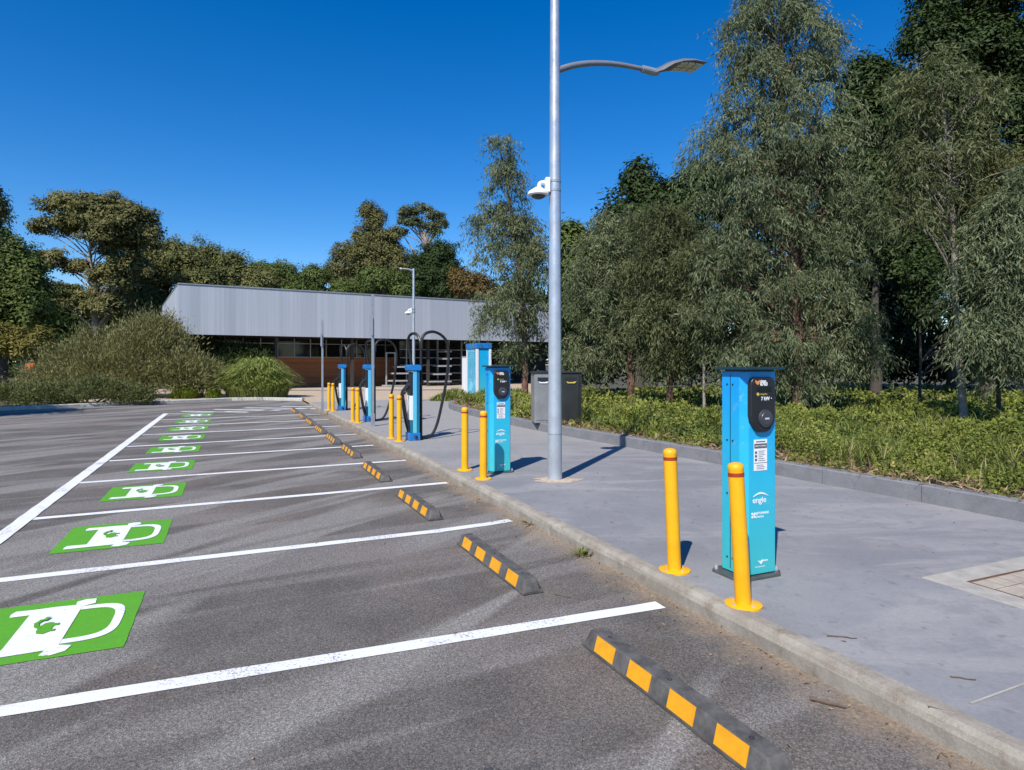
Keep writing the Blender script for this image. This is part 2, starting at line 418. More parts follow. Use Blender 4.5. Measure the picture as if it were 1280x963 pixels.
def blade_mesh(name, bases, heights, leans, width, mat, rnd, parent=None, seg=3, arch=(1.55, .62)):
    """arching strap blades: base points, height, horizontal lean vector (2)"""
    n = len(bases); bases = np.asarray(bases); leans = np.asarray(leans)
    ld = leans / (np.linalg.norm(leans, axis=1, keepdims=True) + 1e-9)
    side = np.stack([-ld[:, 1], ld[:, 0], np.zeros(n)], 1)
    k = seg + 1
    v = np.empty((n, 2 * k, 3)); width = np.broadcast_to(width, (n,))[:, None]
    for i in range(k):
        t = i / seg
        c = bases.copy(); c[:, :2] += leans * (t ** 1.7); c[:, 2] += heights * (arch[0] * t - arch[1] * t * t)
        w = side * width * .5 * (1 - .92 * t ** 2)
        v[:, 2 * i] = c - w; v[:, 2 * i + 1] = c + w
    idx = []
    for i in range(seg): idx.append([2 * i, 2 * i + 1, 2 * i + 3, 2 * i + 2])
    idx = np.array(idx)
    li = (np.arange(n)[:, None, None] * (2 * k) + idx[None]).ravel()
    me = bpy.data.meshes.new(name)
    me.vertices.add(n * 2 * k); me.vertices.foreach_set('co', v.astype(np.float32).ravel())
    me.loops.add(len(li)); me.loops.foreach_set('vertex_index', li.astype(np.int32))
    me.polygons.add(n * seg); me.polygons.foreach_set('loop_start', np.arange(0, 4 * n * seg, 4, dtype=np.int32))
    me.update(calc_edges=True); me.validate()
    a = me.attributes.new('rnd', 'FLOAT', 'FACE'); a.data.foreach_set('value', np.repeat(np.asarray(rnd, dtype=np.float32), seg))
    me.materials.append(mat)
    o = bpy.data.objects.new(name, me); COL.objects.link(o)
    if parent: o.parent = parent
    return o
def unit(n):
    v = rng.normal(size=(n, 3)); return v / np.linalg.norm(v, axis=1, keepdims=True)

def clusters(lobes, n):
    """n cluster centres spread through world-space ellipsoids (cx,cy,cz,rx,ry,rz)"""
    wts = np.array([l[3] * l[5] + .2 for l in lobes]); wts = wts / wts.sum()
    cnt = rng.multinomial(n, wts); out = []; nrm = []
    for l, c in zip(lobes, cnt):
        d = unit(c); d[:, 2] = np.where(d[:, 2] < -.55, -d[:, 2], d[:, 2])
        r = (.35 + .65 * rng.random(c) ** .55)[:, None] * (1 + .4 * (rng.random(c) < .25) * rng.random(c))[:, None]
        out.append(np.array(l[:3]) + d * r * np.array(l[3:])); nrm.append(d)
    return np.concatenate(out), np.concatenate(nrm)

def tree(name, label, Y, trunk, lobes, ncl, npl, L, Wd, droop, leaf, bark, r0=.12, group=None, cat='tree', spread=.3,
         depth=.9, limbs=26, bare=0, vs=1.25, ground=.12, thick_y=0, clumpy=None):
    if clumpy is None: clumpy = droop < .5
    """trunk: surveyed points (x,y) bottom first; lobes: surveyed ellipses (cx,cy,rx,ry) turned into metres at distance Y"""
    k = Y / F
    wl = []
    for cx, cy, rx, ry in lobes:
        c = AT(cx, cy, Y); wl.append((c.x, c.y + (rng.random() - .5) * rx * k * .5 + thick_y * (rng.random() - .5), c.z, rx * k, max(rx, min(ry, rx * 1.6)) * k * depth, ry * k))
    tp = [AT(x, y, Y) for x, y in trunk]
    tp[0].z = ground - .1
    base = tp[0].copy(); base.z = 0
    root = thing(name, label, cat, base, 0, group)
    loc = lambda v: Vector(v) - base
    path = cr([loc(p) for p in tp], 6)
    for i in range(1, len(path)):
        path[i].x += random.uniform(-.25, .25) * r0; path[i].y += random.uniform(-.25, .25) * r0
    nt_ = len(path)
    tb = MB(); tb.tube(path, [r0 * (1.35 if i == 0 else 1 - .8 * i / (nt_ - 1)) for i in range(nt_)], 9)
    if clumpy: ncl, npl = int(ncl * 1.5), int(npl * .72)
    C, Nn = clusters(wl, ncl)
    C = C - np.array(base)
    pick = rng.choice(len(C), min(limbs, len(C)), replace=False)
    zmin, zmax = path[0].z, path[-1].z
    for q in pick:
        c = Vector(C[q])
        hor = math.hypot(c.x - path[-1].x, c.y - path[-1].y)
        zt = max(zmin + .22 * (zmax - zmin), min(zmax, c.z - .35 * hor - random.uniform(.1, .9) * (zmax - zmin) * .16))
        j = min(range(nt_), key=lambda i: abs(path[i].z - zt))
        a = path[j]; ln = (c - a).length
        midp = a.lerp(c, .5) + Vector((random.uniform(-.1, .1) * ln, random.uniform(-.1, .1) * ln, random.uniform(.0, .14) * ln))
        rr = r0 * (1 - .8 * j / (nt_ - 1)) * random.uniform(.32, .5)
        pp = cr([a, midp, c], 4); tb.tube(pp, [rr * (1 - .85 * i / (len(pp) - 1)) for i in range(len(pp))], 5)
    for q in range(bare):                                         # dead bare side twigs
        j = random.randrange(int(nt_ * .25), int(nt_ * .7)); a = path[j]; an = random.uniform(0, 6.28); ln = random.uniform(.5, 1.5)
        e = a + Vector((math.cos(an) * ln, math.sin(an) * ln, random.uniform(-.1, .5)))
        m_ = a.lerp(e, .5) + Vector((0, 0, .15)); pp = cr([a, m_, e], 4)
        tb.tube(pp, [.016 * (1 - .8 * i / (len(pp) - 1)) for i in range(len(pp))], 4)
        for _ in range(3):
            f = e.lerp(a, random.uniform(.1, .6)); g = f + Vector((random.uniform(-.4, .4), random.uniform(-.4, .4), random.uniform(-.1, .35)))
            tb.tube([f, g], [.007, .002], 4)
    tb.build('trunk', bark, root, smooth=True)
    n = ncl * npl
    ci = np.repeat(np.arange(len(C)), npl)
    if clumpy:                                                    # rounded clumps whose leaves face outward
        u_ = unit(len(ci)); u_[:, 2] = np.where(u_[:, 2] < -.3, -u_[:, 2], u_[:, 2])
        rad = spread * 1.3 * (.4 + .95 * rng.random(len(C)) ** 1.3)[ci]
        pos = C[ci] + u_ * (rad * (.55 + .5 * rng.random(len(ci)) ** .6))[:, None] * np.array([1, 1, vs]) + rng.normal(size=(len(ci), 3)) * spread * .22
        nm = u_ * 1.0 + Nn[ci] * .4 + unit(len(ci)) * .45 + np.array([0, 0, .25])
        D = np.cross(nm, unit(len(ci))); D /= np.linalg.norm(D, axis=1, keepdims=True)
        face = nm
    else:                                                         # hanging sprays: leaves strung down short drooping twigs
        K = 7
        tw = rng.integers(0, K, len(ci)) + ci * K
        nt2 = len(C) * K
        tdir = unit(nt2) * np.array([1, 1, .35]) + np.repeat(Nn, K, 0) * .5
        tdir /= np.linalg.norm(tdir, axis=1, keepdims=True)
        tl = spread * 2.3 * (.35 + 1.1 * rng.random(nt2)) * np.repeat(.55 + .9 * rng.random(len(C)), K)
        tt = rng.random(len(ci)) ** .8
        pos = C[ci] + tdir[tw] * (tl[tw] * tt)[:, None]
        pos[:, 2] -= vs * spread * 1.5 * tt ** 2 * (.5 + rng.random(nt2))[tw]
        pos += rng.normal(size=pos.shape) * spread * .27
        D = unit(len(ci)) * .72 + tdir[tw] * .3 + np.array([0, 0, -1]) * droop * .95
        D /= np.linalg.norm(D, axis=1, keepdims=True); face = None
    rnd = np.clip(.5 * rng.random(len(C))[ci] + .5 * rng.random(len(ci)), 0, 1)
    ls = L * (.65 + .7 * rng.random(len(ci)))
    leaf_mesh('crown', pos, D, ls, ls * (Wd / L), leaf, rnd, root, face)
    return root
# ================================================================== GROUND
def ring(r, n=48): return [(r * math.cos(2 * math.pi * i / n), r * math.sin(2 * math.pi * i / n)) for i in range(n)]
sheet('terrain', ring(900), M['field'], z=-.06)
far_edge = [G(378, 501.5), G(330, 500.5), G(290, 501), G(200, 505), G(100, 509), G(0, 514), G(-200, 524), G(-600, 545)]
v2 = lambda p: (p[0], p[1])
sheet('asphalt_road', [v2(P(-16, .05)), v2(P(26.2, .05))] + far_edge + [(-46, 4), (-46, -14)], M['asphalt'], z=0)
sheet('sandy_ground', [v2(P(26.2, .05))] + far_edge[:5] + [(-24, 34), (-22, 46), (0, 60), (3, 52), (1.2, 31), v2(P(26.2, 7))], M['sand'], z=.06)
# slab
slab = sheet('paved_slab', [v2(P(-16, .125)), v2(P(26.1, .125)), v2(P(26.4, 3)), v2(P(25.5, 8)), v2(P(18, 10)), v2(P(-16, 10))], M['slab'], z=SL)
# front kerb, slightly worn
def ribbon(name, prof, path, mat, jit=.004):
    """profile (offset, z) swept along a ground path; offset is to the right of travel"""
    vs = []; fs = []; n = len(prof); pts = [Vector((p[0], p[1], 0)) for p in path]
    for i, p in enumerate(pts):
        d = (pts[min(i + 1, len(pts) - 1)] - pts[max(i - 1, 0)]).normalized(); r = Vector((d.y, -d.x, 0))
        for o, z in prof: vs.append(p + r * (o + random.uniform(-jit, jit)) + Vector((0, 0, z + (random.uniform(-jit, jit) * .5 if z > 0 else 0))))
    for i in range(len(pts) - 1):
        for j in range(n - 1): fs.append((i * n + j, i * n + j + 1, (i + 1) * n + j + 1, (i + 1) * n + j))
    fs.append(tuple(range(n))); fs.append(tuple(range((len(pts) - 1) * n, len(pts) * n))[::-1])
    o = MB().add(vs, fs).build(name, mat); o['kind'] = 'structure'
    return o
kpath = [v2(P(-16 + i * .35, 0)) for i in range(121)]
ribbon('kerb', [(0, -.05), (.0, .075), (.012, .105), (.04, .125), (.08, .129), (.122, .129), (.124, -.05)], kpath, M['kerb'])
fk = []
for a, b in zip(far_edge[:-1], far_edge[1:]):
    for i in range(8): fk.append((a[0] + (b[0] - a[0]) * i / 8, a[1] + (b[1] - a[1]) * i / 8))
ribbon('far_kerb', [(-.02, -.05), (-.02, .11), (.02, .135), (.16, .135), (.18, -.05)], fk, M['path'])

# painted markings
def quad(mb, a, b, wd, z=.004):
    a = Vector((a[0], a[1], 0)); b = Vector((b[0], b[1], 0)); d = (b - a); ln = d.length; d.normalize(); n = Vector((-d.y, d.x, 0)) * wd / 2
    k = max(1, int(ln / .25)); vs = []; fs = []
    for i in range(k + 1):
        c = a + d * ln * i / k; j = n * (1 + random.uniform(-.05, .05)); q = n * random.uniform(-.03, .03)
        vs += [c - j + q, c + j + q]
    for v in vs: v.z = z
    for i in range(k): fs.append((2 * i, 2 * i + 1, 2 * i + 3, 2 * i + 2))
    mb.add(vs, fs)
mk = MB()
LN = [((2.19, -.13), (2.40, -5.4)), ((4.735, -.95), (4.68, -5.0)), ((7.22, -.08), (7.0, -4.89)), ((9.54, -.10), (9.31, -4.9)), ((11.86, -.2), (11.55, -4.87)),
      ((14.14, -.14), (13.65, -4.87)), ((16.4, -.2), (15.99, -4.87)), ((18.6, -.2), (18.2, -4.87)), ((20.85, -.19), (20.5, -4.87)), ((23.75, -.18), (23.12, -4.95))]
for a, b in LN: quad(mk, v2(P(*a)), v2(P(*b)), .125)
quad(mk, v2(P(4.845, -.13)), v2(P(4.775, -.5)), .115, .0045); quad(mk, v2(P(4.785, -.47)), v2(P(4.735, -.97)), .12, .005)
quad(mk, v2(P(-12, -4.97)), v2(P(23.2, -4.97)), .16, .008)
for a, b in (((227, 514.6), (310, 515.6)), ((268, 512.0), (350, 513.2)), ((306, 510), (395, 511.2)), ((352, 508.3), (392, 508.6))):
    quad(mk, G(*a), G(*b), .24)
sc_ = MB(); quad(sc_, G(1213, 880, SL), G(1300, 848, SL), .012, SL + .003); sc_.build('slab_scrape', M['concrete'])['kind'] = 'structure'
mo = mk.build('parking_lines', M['line']); mo['kind'] = 'structure'

# EV bay symbols: a car front with a plug on it
def ev_symbol(s, label):
    r = thing('painted_car_symbol', label, 'painted symbol', P(s, -3.945, 0), TH, 'electric car symbols painted in the bays')
    g = MB(); vs = []
    nx, ny = 10, 10
    for j in range(ny + 1):
        for i in range(nx + 1):
            e = .003
            vs.append((-.455 + .91 * i / nx + random.uniform(-e, e) * (i in (0, nx)), -.515 + 1.03 * j / ny + random.uniform(-e, e) * (j in (0, ny)), .004))
    g.add(vs, [(j * (nx + 1) + i, j * (nx + 1) + i + 1, (j + 1) * (nx + 1) + i + 1, (j + 1) * (nx + 1) + i) for j in range(ny) for i in range(nx)])
    g.build('green_panel', M['green'], r)
    # car: v runs toward the kerb (local x), h along the row (local y)
    c = MB(); q = lambda v, h: (-.455 + .91 * v, 1.03 * h, .008)
    def poly(pts): c.add([q(*p) for p in pts], [tuple(range(len(pts)))])
    poly([(.10, -.40), (.28, -.395), (.28, -.29), (.11, -.285), (.095, -.34)])
    poly([(.16, .27), (.28, .27), (.28, .37), (.17, .38), (.15, .33)])
    poly([(.28, -.395), (.535, -.388), (.52, -.455), (.585, -.475), (.66, -.44), (.68, -.365), (.60, -.33), (.60, .32), (.68, .355), (.67, .45), (.60, .46), (.545, .43), (.55, .363), (.42, .375), (.28, .37)])
    # windscreen frame
    def arch(hw, top, r_):
        pts = []
        for i in range(-14, 15):
            a = math.pi / 2 * i / 14; sg = 1 if i >= 0 else -1
            pts.append((.602 + (top - .602) * max(0, math.cos(a)) ** .55, hw * sg * abs(math.sin(a)) ** .55))
        return pts
    oa, ia = arch(.32, .915, .16), arch(.25, .855, .15)
    oa = [p for p in oa]; n = len(oa)
    vs = [q(*p) for p in oa] + [q(*p) for p in ia]
    c.add(vs, [(i, i + 1, n + i + 1, n + i) for i in range(n - 1)])
    c.build('car_outline', M['symwhite'], r)
    p = MB(); q2 = lambda v, h: (-.455 + .91 * v, 1.03 * h, .012)
    pl = [(.40, -.11), (.46, -.14), (.50, -.10), (.545, -.10), (.545, -.055), (.505, -.05), (.51, .03), (.55, .035), (.55, .08), (.51, .09), (.47, .13), (.42, .12), (.39, .06), (.385, -.05)]
    sh_ = lambda x: (.455 + (x[0] - .455) * .72, (x[1]) * .72 - .02)
    pl = [sh_(x) for x in pl]
    p.add([q2(*x) for x in pl], [tuple(range(len(pl)))])
    tl = [(.39, .02), (.36, .06), (.345, .13), (.37, .19), (.40, .19), (.415, .235)]
    tl = [sh_(x) for x in tl]
    for a, b in zip(tl[:-1], tl[1:]):
        a_, b_ = Vector(q2(*a)), Vector(q2(*b)); d = (b_ - a_).normalized(); nn = Vector((-d.y, d.x, 0)) * .014
        e = d * .012
        zz = Vector((0, 0, .0012 * (1 + tl.index(a))))
        p.add([a_ - nn - e + zz, b_ - nn + e + zz, b_ + nn + e + zz, a_ + nn - e + zz], [(0, 1, 2, 3)])
    p.build('plug_mark', M['green'], r)
    return r
ordw = ['nearest', 'second', 'third', 'fourth', 'fifth', 'sixth', 'seventh', 'eighth', 'ninth']
bay = [2.25, 4.70, 7.1, 9.42, 11.72, 13.9, 16.2, 18.4, 20.65, 23.4]
for k in range(9):
    lab = ['big green and white car symbol nearest the camera, cut by the left edge',
           'green and white car symbol in the second bay from the camera',
           'green and white car symbol in the third bay from the camera'][k] if k < 3 else \
        ('last green and white car symbol, in the farthest bay by the hatching' if k == 8 else 'green and white car symbol in the %s bay from the camera' % ordw[k])
    ev_symbol((bay[k] + bay[k + 1]) / 2 - .03, lab)

# wheel stops
def wheel_stop():
    r = thing('wheel_stop', 'x', 'wheel stop', (0, 0, 0), TH, 'rubber wheel stops in the parking bays')
    h = .735
    m = MB(); pr = [(-.085, 0), (-.085, .018), (-.05, .105), (.05, .105), (.085, .018), (.085, 0)]
    ys = [(-h, 0), (-h + .05, 1), (h - .05, 1), (h, 0)]
    vs = []
    for y, full in ys:
        for x, z in pr: vs.append((x if z < .05 else x, y, z if (full or z < .05) else .022))
    # rounded ends: the end ring only reaches the foot of the slope
    n = len(pr); fs = []
    for k in range(3):
        for j in range(n): fs.append((k * n + j, k * n + (j + 1) % n, (k + 1) * n + (j + 1) % n, (k + 1) * n + j))
    fs += [tuple(range(n)), tuple(range(3 * n, 4 * n))]
    m.add(vs, fs); m.build('rubber_body', M['stop'], r, bevel=.006)
    for c in (-.50, -.17, .17, .50):
        y = MB()
        for sx in (-1,):
            f = lambda t, yy, o=.003: (sx * (.085 - .035 * t + o), yy, .018 + .087 * t + o * .4)
            a = [f(.06, c - .10), f(.06, c + .09), f(.97, c + .10), f(.97, c - .09)]
            b = [f(.06, c - .10, -.004), f(.06, c + .09, -.004), f(.97, c + .10, -.004), f(.97, c - .09, -.004)]
            y.add(a + b, [(0, 1, 2, 3), (0, 4, 5, 1), (1, 5, 6, 2), (2, 6, 7, 3), (3, 7, 4, 0)])
        y.build('reflector_panel', M['stopyellow'], r)
    for c in (-.55, 0, .55):
        MB().lathe([(.012, .1), (.012, .1058), (.007, .106), (.007, .1035)], 10, (0, c)).build('anchor_bolt', M['black'], r)
    return r
WS = [(1.12, -.87), (3.47, -.87), (5.9, -.88), (8.35, -.87), (10.83, -.83), (13.0, -.85), (15.2, -.85), (17.45, -.85), (19.7, -.85), (22.1, -.88)]
ws0 = wheel_stop()
wl = ['yellow and black wheel stop nearest the camera, cut by the bottom edge', 'yellow and black wheel stop in the second bay, beyond the nearest white bay line']
for i, (s, t) in enumerate(WS):
    o = ws0 if i == 0 else copy_tree(ws0)
    o.location = P(s, t, .001); o.rotation_euler.z = TH + random.uniform(-.012, .012)
    o['label'] = wl[i] if i < 2 else ('yellow and black wheel stop %s from the camera along the row' % ordw[i] if i < 9 else 'last yellow and black wheel stop, at the far end of the row')

# ================================================================== BOLLARDS
def bollard():
    r = thing('bollard', 'x', 'bollard', (0, 0, 0), 0, 'yellow steel bollards guarding the chargers')
    MB().lathe([(.118, 0), (.118, .012), (.112, .016), (.056, .016)], 28).build('base_flange', M['yellow'], r, smooth=True)
    MB().lathe([(.051, .012), (.051, .858), (.051, .888), (.0515, .89), (.0515, .908), (.047, .922), (.036, .931), (.016, .936), (.004, .937)], 24).build('post', M['yellow'], r, smooth=True)
    MB().lathe([(.0505, .846), (.0523, .847), (.0523, .872), (.0505, .873)], 24).build('reflective_band', M['band'], r, smooth=True)
    for a in range(4):
        MB().lathe([(.009, .014), (.009, .026), (.006, .028)], 6, (.085 * math.cos(a * 1.57 + .5), .085 * math.sin(a * 1.57 + .5))).build('anchor_bolt', M['galv'], r)
    return r
B = [(2.46, .20, -2.2, 'tall yellow bollard standing left of the near blue charger'),
     (1.71, .17, -3.2, 'yellow bollard standing in front of the near blue charger, closest to camera'),
     (7.47, .27, 0, 'left yellow bollard of the pair by the second blue charger'),
     (6.68, .26, .3, 'yellow bollard touching in view the left face of the second blue charger'),
     (11.96, .20, 0, 'left yellow bollard of the pair by the nearest rapid charger'),
     (11.34, .22, 0, 'right yellow bollard of the pair by the nearest rapid charger'),
     (16.31, .13, 0, 'left yellow bollard of the pair by the middle rapid charger'),
     (15.78, .17, 0, 'right yellow bollard of the pair by the middle rapid charger'),
     (20.95, .12, 0, 'left yellow bollard of the pair by the farthest rapid charger'),
     (20.51, .19, 0, 'right yellow bollard of the pair by the farthest rapid charger')]
b0 = bollard()
for i, (s, t, lean, lab) in enumerate(B):
    o = b0 if i == 0 else copy_tree(b0)
    o.location = P(s, t, SL); o['label'] = lab
    o.rotation_euler.z = 0
    for c in o.children: c.rotation_euler = (0, 0 if c.name.startswith(('base', 'anchor')) else R(lean), 0)

# ================================================================== AC CHARGERS
def ac_charger():
    r = thing('charging_post', 'x', 'charger', (0, 0, 0), TH, 'slim blue charging posts')
    MB().prism([(-.225, -.11), (-.16, -.18), (.17, -.18), (.235, -.11), (.235, .11), (.17, .16), (-.16, .16), (-.225, .11)], 0, .018).build('base_plate', M['baseplate'], r, bevel=.004)
    for x, y in ((-.185, -.10), (.205, -.10), (-.185, .11), (.205, .11)):
        MB().lathe([(.014, .016), (.014, .035), (.007, .036), (.007, .052)], 6, (x, y)).build('anchor_bolt', M['galv'], r)
    pl = [(-.145, -.09), (-.098, -.135), (.16, -.135), (.172, -.12), (.172, .095), (-.145, .095)]
    b = MB().prism(pl, .024, 1.525).build('body', M['ac_body'], r, bevel=.006)
    # side seam and its screws
    MB().box(-.1475, -.1435, .0, .005, .05, 1.5).build('seam', M['cap_teal'], r)
    for z in (.12, .6, 1.0, 1.42):
        MB().box(-.149, -.144, -.028, -.016, z, z + .012).box(-.149, -.144, .03, .042, z, z + .012).build('screw', M['black'], r)
    MB().box(-.185, .195, -.20, .12, 1.536, 1.556).build('cap', M['cap_teal'], r, bevel=.005)
    MB().box(-.13, .155, -.12, .08, 1.52, 1.54).build('cap_neck', M['cap_teal'], r)
    # charge unit: rounded shield standing proud of the front
    def shield(w, top, bot, rr, cham):
        pts = []
        for i in range(5):
            a = math.pi / 2 * i / 4; pts.append((w - rr + rr * math.cos(a), top - rr + rr * math.sin(a)))
        for i in range(5):
            a = math.pi / 2 + math.pi / 2 * i / 4; pts.append((-w + rr + rr * math.cos(a), top - rr + rr * math.sin(a)))
        pts += [(-w, bot + cham), (-w * .93, bot + cham * .6), (-w + .052, bot + .014), (-w + .085, bot), (w - .085, bot), (w - .052, bot + .014), (w * .93, bot + cham * .6), (w, bot + cham)]
        return pts
    cx = .014
    sh = [(x + cx, z) for x, z in shield(.118, 1.482, 1.075, .05, .12)]
    u = MB().prism_y(sh, -.192, -.13).build('charge_unit', M['black'], r, bevel=.01, seg=3)
    sh2 = [(x * .86 + cx, (z - 1.28) * .93 + 1.28) for x, z in shield(.118, 1.482, 1.075, .05, .12)]
    MB().prism_y(sh2, -.195, -.19).build('face_panel', M['black'], u, bevel=.002)
    MB().box(cx - .06, cx + .07, -.198, -.1945, 1.375, 1.41).build('screen', M['screen'], u)
    so = MB()
    n = 28
    for r0_, r1_, y0, y1 in ((.066, .063, -.194, -.208), (.05, .046, -.2075, -.213)):
        vs = [(cx + .012 + r0_ * math.cos(6.2832 * i / n), y0, 1.178 + r0_ * math.sin(6.2832 * i / n)) for i in range(n)] + [(cx + .012 + r1_ * math.cos(6.2832 * i / n), y1, 1.178 + r1_ * math.sin(6.2832 * i / n)) for i in range(n)]
        so.add(vs, [(i, (i + 1) % n, n + (i + 1) % n, n + i) for i in range(n)] + [tuple(range(n, 2 * n))])
    so.build('socket', M['grey_dark'], u)
    MB().box(cx - .006, cx + .034, -.2145, -.2125, 1.172, 1.184).build('socket_mark', M['red_ink'], u)
    # fox emblem and lettering
    fx = [(0, 1), (.35, .62), (.9, 1), (1, .35), (.7, -.25), (.0, -.75), (-.7, -.25), (-1, .35), (-.9, 1), (-.35, .62)]
    MB().prism_y([(cx - .062 + x * .021, 1.440 + z * .021) for x, z in fx[1:]], -.198, -.1945).build('emblem', M['orange'], u)
    text('lettering', 'charge', .021, M['white'], u, (cx - .036, -.1962, 1.448), bold=.0008)
    text('lettering', '0703', .036, M['white'], u, (cx - .037, -.1962, 1.420), bold=.0016)
    MB().prism_y([(cx - .058 + .013 * math.cos(a * 1.0472), 1.357 + .013 * math.sin(a * 1.0472)) for a in range(6)], -.198, -.1945).build('small_emblem', M['goldv'], u)
    text('lettering', 'chargefox', .018, M['goldv'], u, (cx - .038, -.1962, 1.352))
    text('lettering', '7 kW', .036, M['white'], u, (cx - .028, -.1962, 1.312), bold=.0012)
    MB().lathe([(.004, 0), (.004, .003)], 8).build('indicator', M['white'], u).matrix_local = Matrix.Translation((cx + .072, -.195, 1.325)) @ Matrix.Rotation(math.pi / 2, 4, 'X')
    u.location.y = .026
    # instruction sticker
    st = MB(); y = -.1375
    st.box(cx - .063, cx + .063, y, -.134, .79, 1.02)
    s_ = st.build('sticker', M['white'], r)
    k = MB(); k.box(cx - .061, cx + .061, y - .001, y + .001, .955, .99); k.box(cx - .061, cx + .061, y - .001, y + .001, .845, .849)
    for i in range(7):
        if i == 0: k.box(cx - .045, cx + .045, y - .001, y + .001, 1.0, 1.008)
    for i in range(6):
        z = .862 + i * .014
        k.box(cx - .022, cx + .02 + .03 * random.random(), y - .001, y + .001, z, z + .004)
    for i in range(3):
        k.box(cx - .055, cx - .035, y - .001, y + .001, .862 + i * .027, .880 + i * .027)
    for i in range(3): k.box(cx - .04, cx + .01 + .04 * random.random(), y - .001, y + .001, .802 + i * .013, .806 + i * .013)
    k.build('print', M['ink'], s_)
    text('lettering', 'HOW TO CHARGE', .0125, M['white'], s_, (cx, y - .0016, .968), align='CENTER')
    # company logo
    arc = []; 
    for i in range(15):
        a = i / 14; arc.append((cx - .07 + .155 * a, .598 + .030 * math.sin(math.pi * (a * .8 + .14)) - .012))
    up = [(x, z + .013 * math.sin(math.pi * i / 14)) for i, (x, z) in enumerate(arc)]
    MB().prism_y(arc + up[::-1][1:-1], -.1385, -.134).build('logo_arc', M['white'], r)
    text('lettering', 'engie', .062, M['white'], r, (cx - .076, -.1358, .553), bold=.0008, sx=1.02)
    lg = MB()
    for dx, dz in ((-.012, .012), (.012, .012), (-.012, -.012), (.012, -.012)):
        lg.prism_y([(cx - .066 + dx + .009 * math.cos(a * math.pi / 3 + .5), .462 + dz + .009 * math.sin(a * math.pi / 3 + .5)) for a in range(6)], -.1385, -.134)
    lg.box(cx - .071, cx - .061, -.1385, -.134, .457, .467)
    lg.build('small_logo', M['white'], r)
    text('lettering', 'JETCHARGE', .023, M['white'], r, (cx - .04, -.1358, .467), bold=.0008)
    text('lettering', 'charging', .022, M['white'], r, (cx - .04, -.1358, .443), bold=.0004)
    MB().prism_y([(cx + .005, .094), (cx + .03, .125), (cx - .002, .118), (cx - .03, .127), (cx - .012, .11)], -.1385, -.134).build('crest', M['white'], r)
    text('lettering', 'Victoria', .018, M['white'], r, (cx + .014, -.1358, .115), bold=.0006)
    text('lettering', 'State Government', .0125, M['white'], r, (cx - .05, -.1358, .075))
    return r
c0 = ac_charger()
c0.location = P(2.22, .675, SL); c0['label'] = 'large blue charging post in the right foreground behind a yellow bollard'
c1 = copy_tree(c0); c1.location = P(7.17, .655, SL); c1['label'] = 'smaller blue charging post left of the tall lamp pole'

# ================================================================== RAPID CHARGERS
def dc_charger():
    r = thing('rapid_charger', 'x', 'charger', (0, 0, 0), TH, 'rapid chargers with looping cables')
    MB().box(-.17, .12, -.23, .23, 0, .16).build('base', M['deepblue'], r, bevel=.012)
    b = MB().box(-.06, .035, -.205, .205, .155, 1.44).build('body', M['dc_body'], r, bevel=.008)
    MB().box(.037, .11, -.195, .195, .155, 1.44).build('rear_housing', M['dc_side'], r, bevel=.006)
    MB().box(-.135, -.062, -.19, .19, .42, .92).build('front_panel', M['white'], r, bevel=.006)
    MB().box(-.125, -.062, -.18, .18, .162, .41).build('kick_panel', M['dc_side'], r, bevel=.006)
    h = MB().prism_y([(-.062, .93), (-.13, .93), (-.15, 1.05), (-.10, 1.38), (-.062, 1.43)], -.17, .17).build('holster', M['black'], r, bevel=.01)
    MB().prism_y([(-.064, 1.40), (-.13, 1.43), (-.062, 1.438)], -.2, .2).build('visor', M['whitep'], r)
    MB().prism_y([(-.18, 1.46), (-.16, 1.442), (.13, 1.442), (.15, 1.46), (.15, 1.535), (.10, 1.56), (-.13, 1.56), (-.18, 1.54)], -.235, .235).build('cap', M['deepblue'], r, bevel=.01)
    # mast and cables
    MB().tube([(.16, .02, 0), (.16, .02, 1.1), (.165, .02, 2.0)], [.032, .03, .026], 10).box(.083, .17, -.03, .06, 1.15, 1.2).box(.083, .17, -.03, .06, .5, .55).build('cable_mast', M['black'], r, smooth=True)
    MB().tube(cr([(.165, .0, 1.9), (.18, .0, 2.1), (.27, .02, 2.22), (.46, .05, 2.255), (.66, .08, 2.16), (.775, .1, 1.98), (.79, .1, 1.66), (.73, .1, 1.17), (.65, .09, .78), (.53, .06, .33), (.40, .03, .09), (.24, .0, .03), (.08, -.1, .05), (-.02, -.2, .09)], 7), .031, 8).build('wide_cable', M['rubberblack'], r, smooth=True)
    MB().tube(cr([(.17, .06, 1.88), (.16, .1, 2.08), (.10, .25, 2.22), (.02, .42, 2.18), (.02, .5, 2.0), (.10, .52, 1.5), (.16, .5, .9), (.16, .4, .4), (.10, .32, .1), (.02, .2, .06)], 7), .031, 8).build('rear_cable', M['rubberblack'], r, smooth=True)
    for sy, nm in ((-.1, 'near'), (.1, 'far')):
        hd = MB().tube(cr([(-.12, sy, 1.16), (-.20, sy, 1.09), (-.28, sy, 1.02)], 4), [.035] * 4 + [.028] * 4 + [.024], 8)
        hd.tube([(-.20, sy, 1.09), (-.215, sy, 1.01), (-.27, sy, .955)], .017, 7)
        hd.build('connector', M['black'], r, smooth=True)
        MB().tube(cr([(-.275, sy, 1.025), (-.30, sy, .93), (-.26, sy * 1.1, .7), (-.2, sy * 1.2, .42), (-.12, sy * 1.3, .18), (-.06, sy * 1.2, .1)], 6), .028, 8).build('front_cable', M['rubberblack'], r, smooth=True)
    for c in r.children:
        if not c.name.startswith(('cable_mast', 'wide_cable', 'rear_cable')): c.scale = (.8, .75, 1)
    return r
d0 = dc_charger()
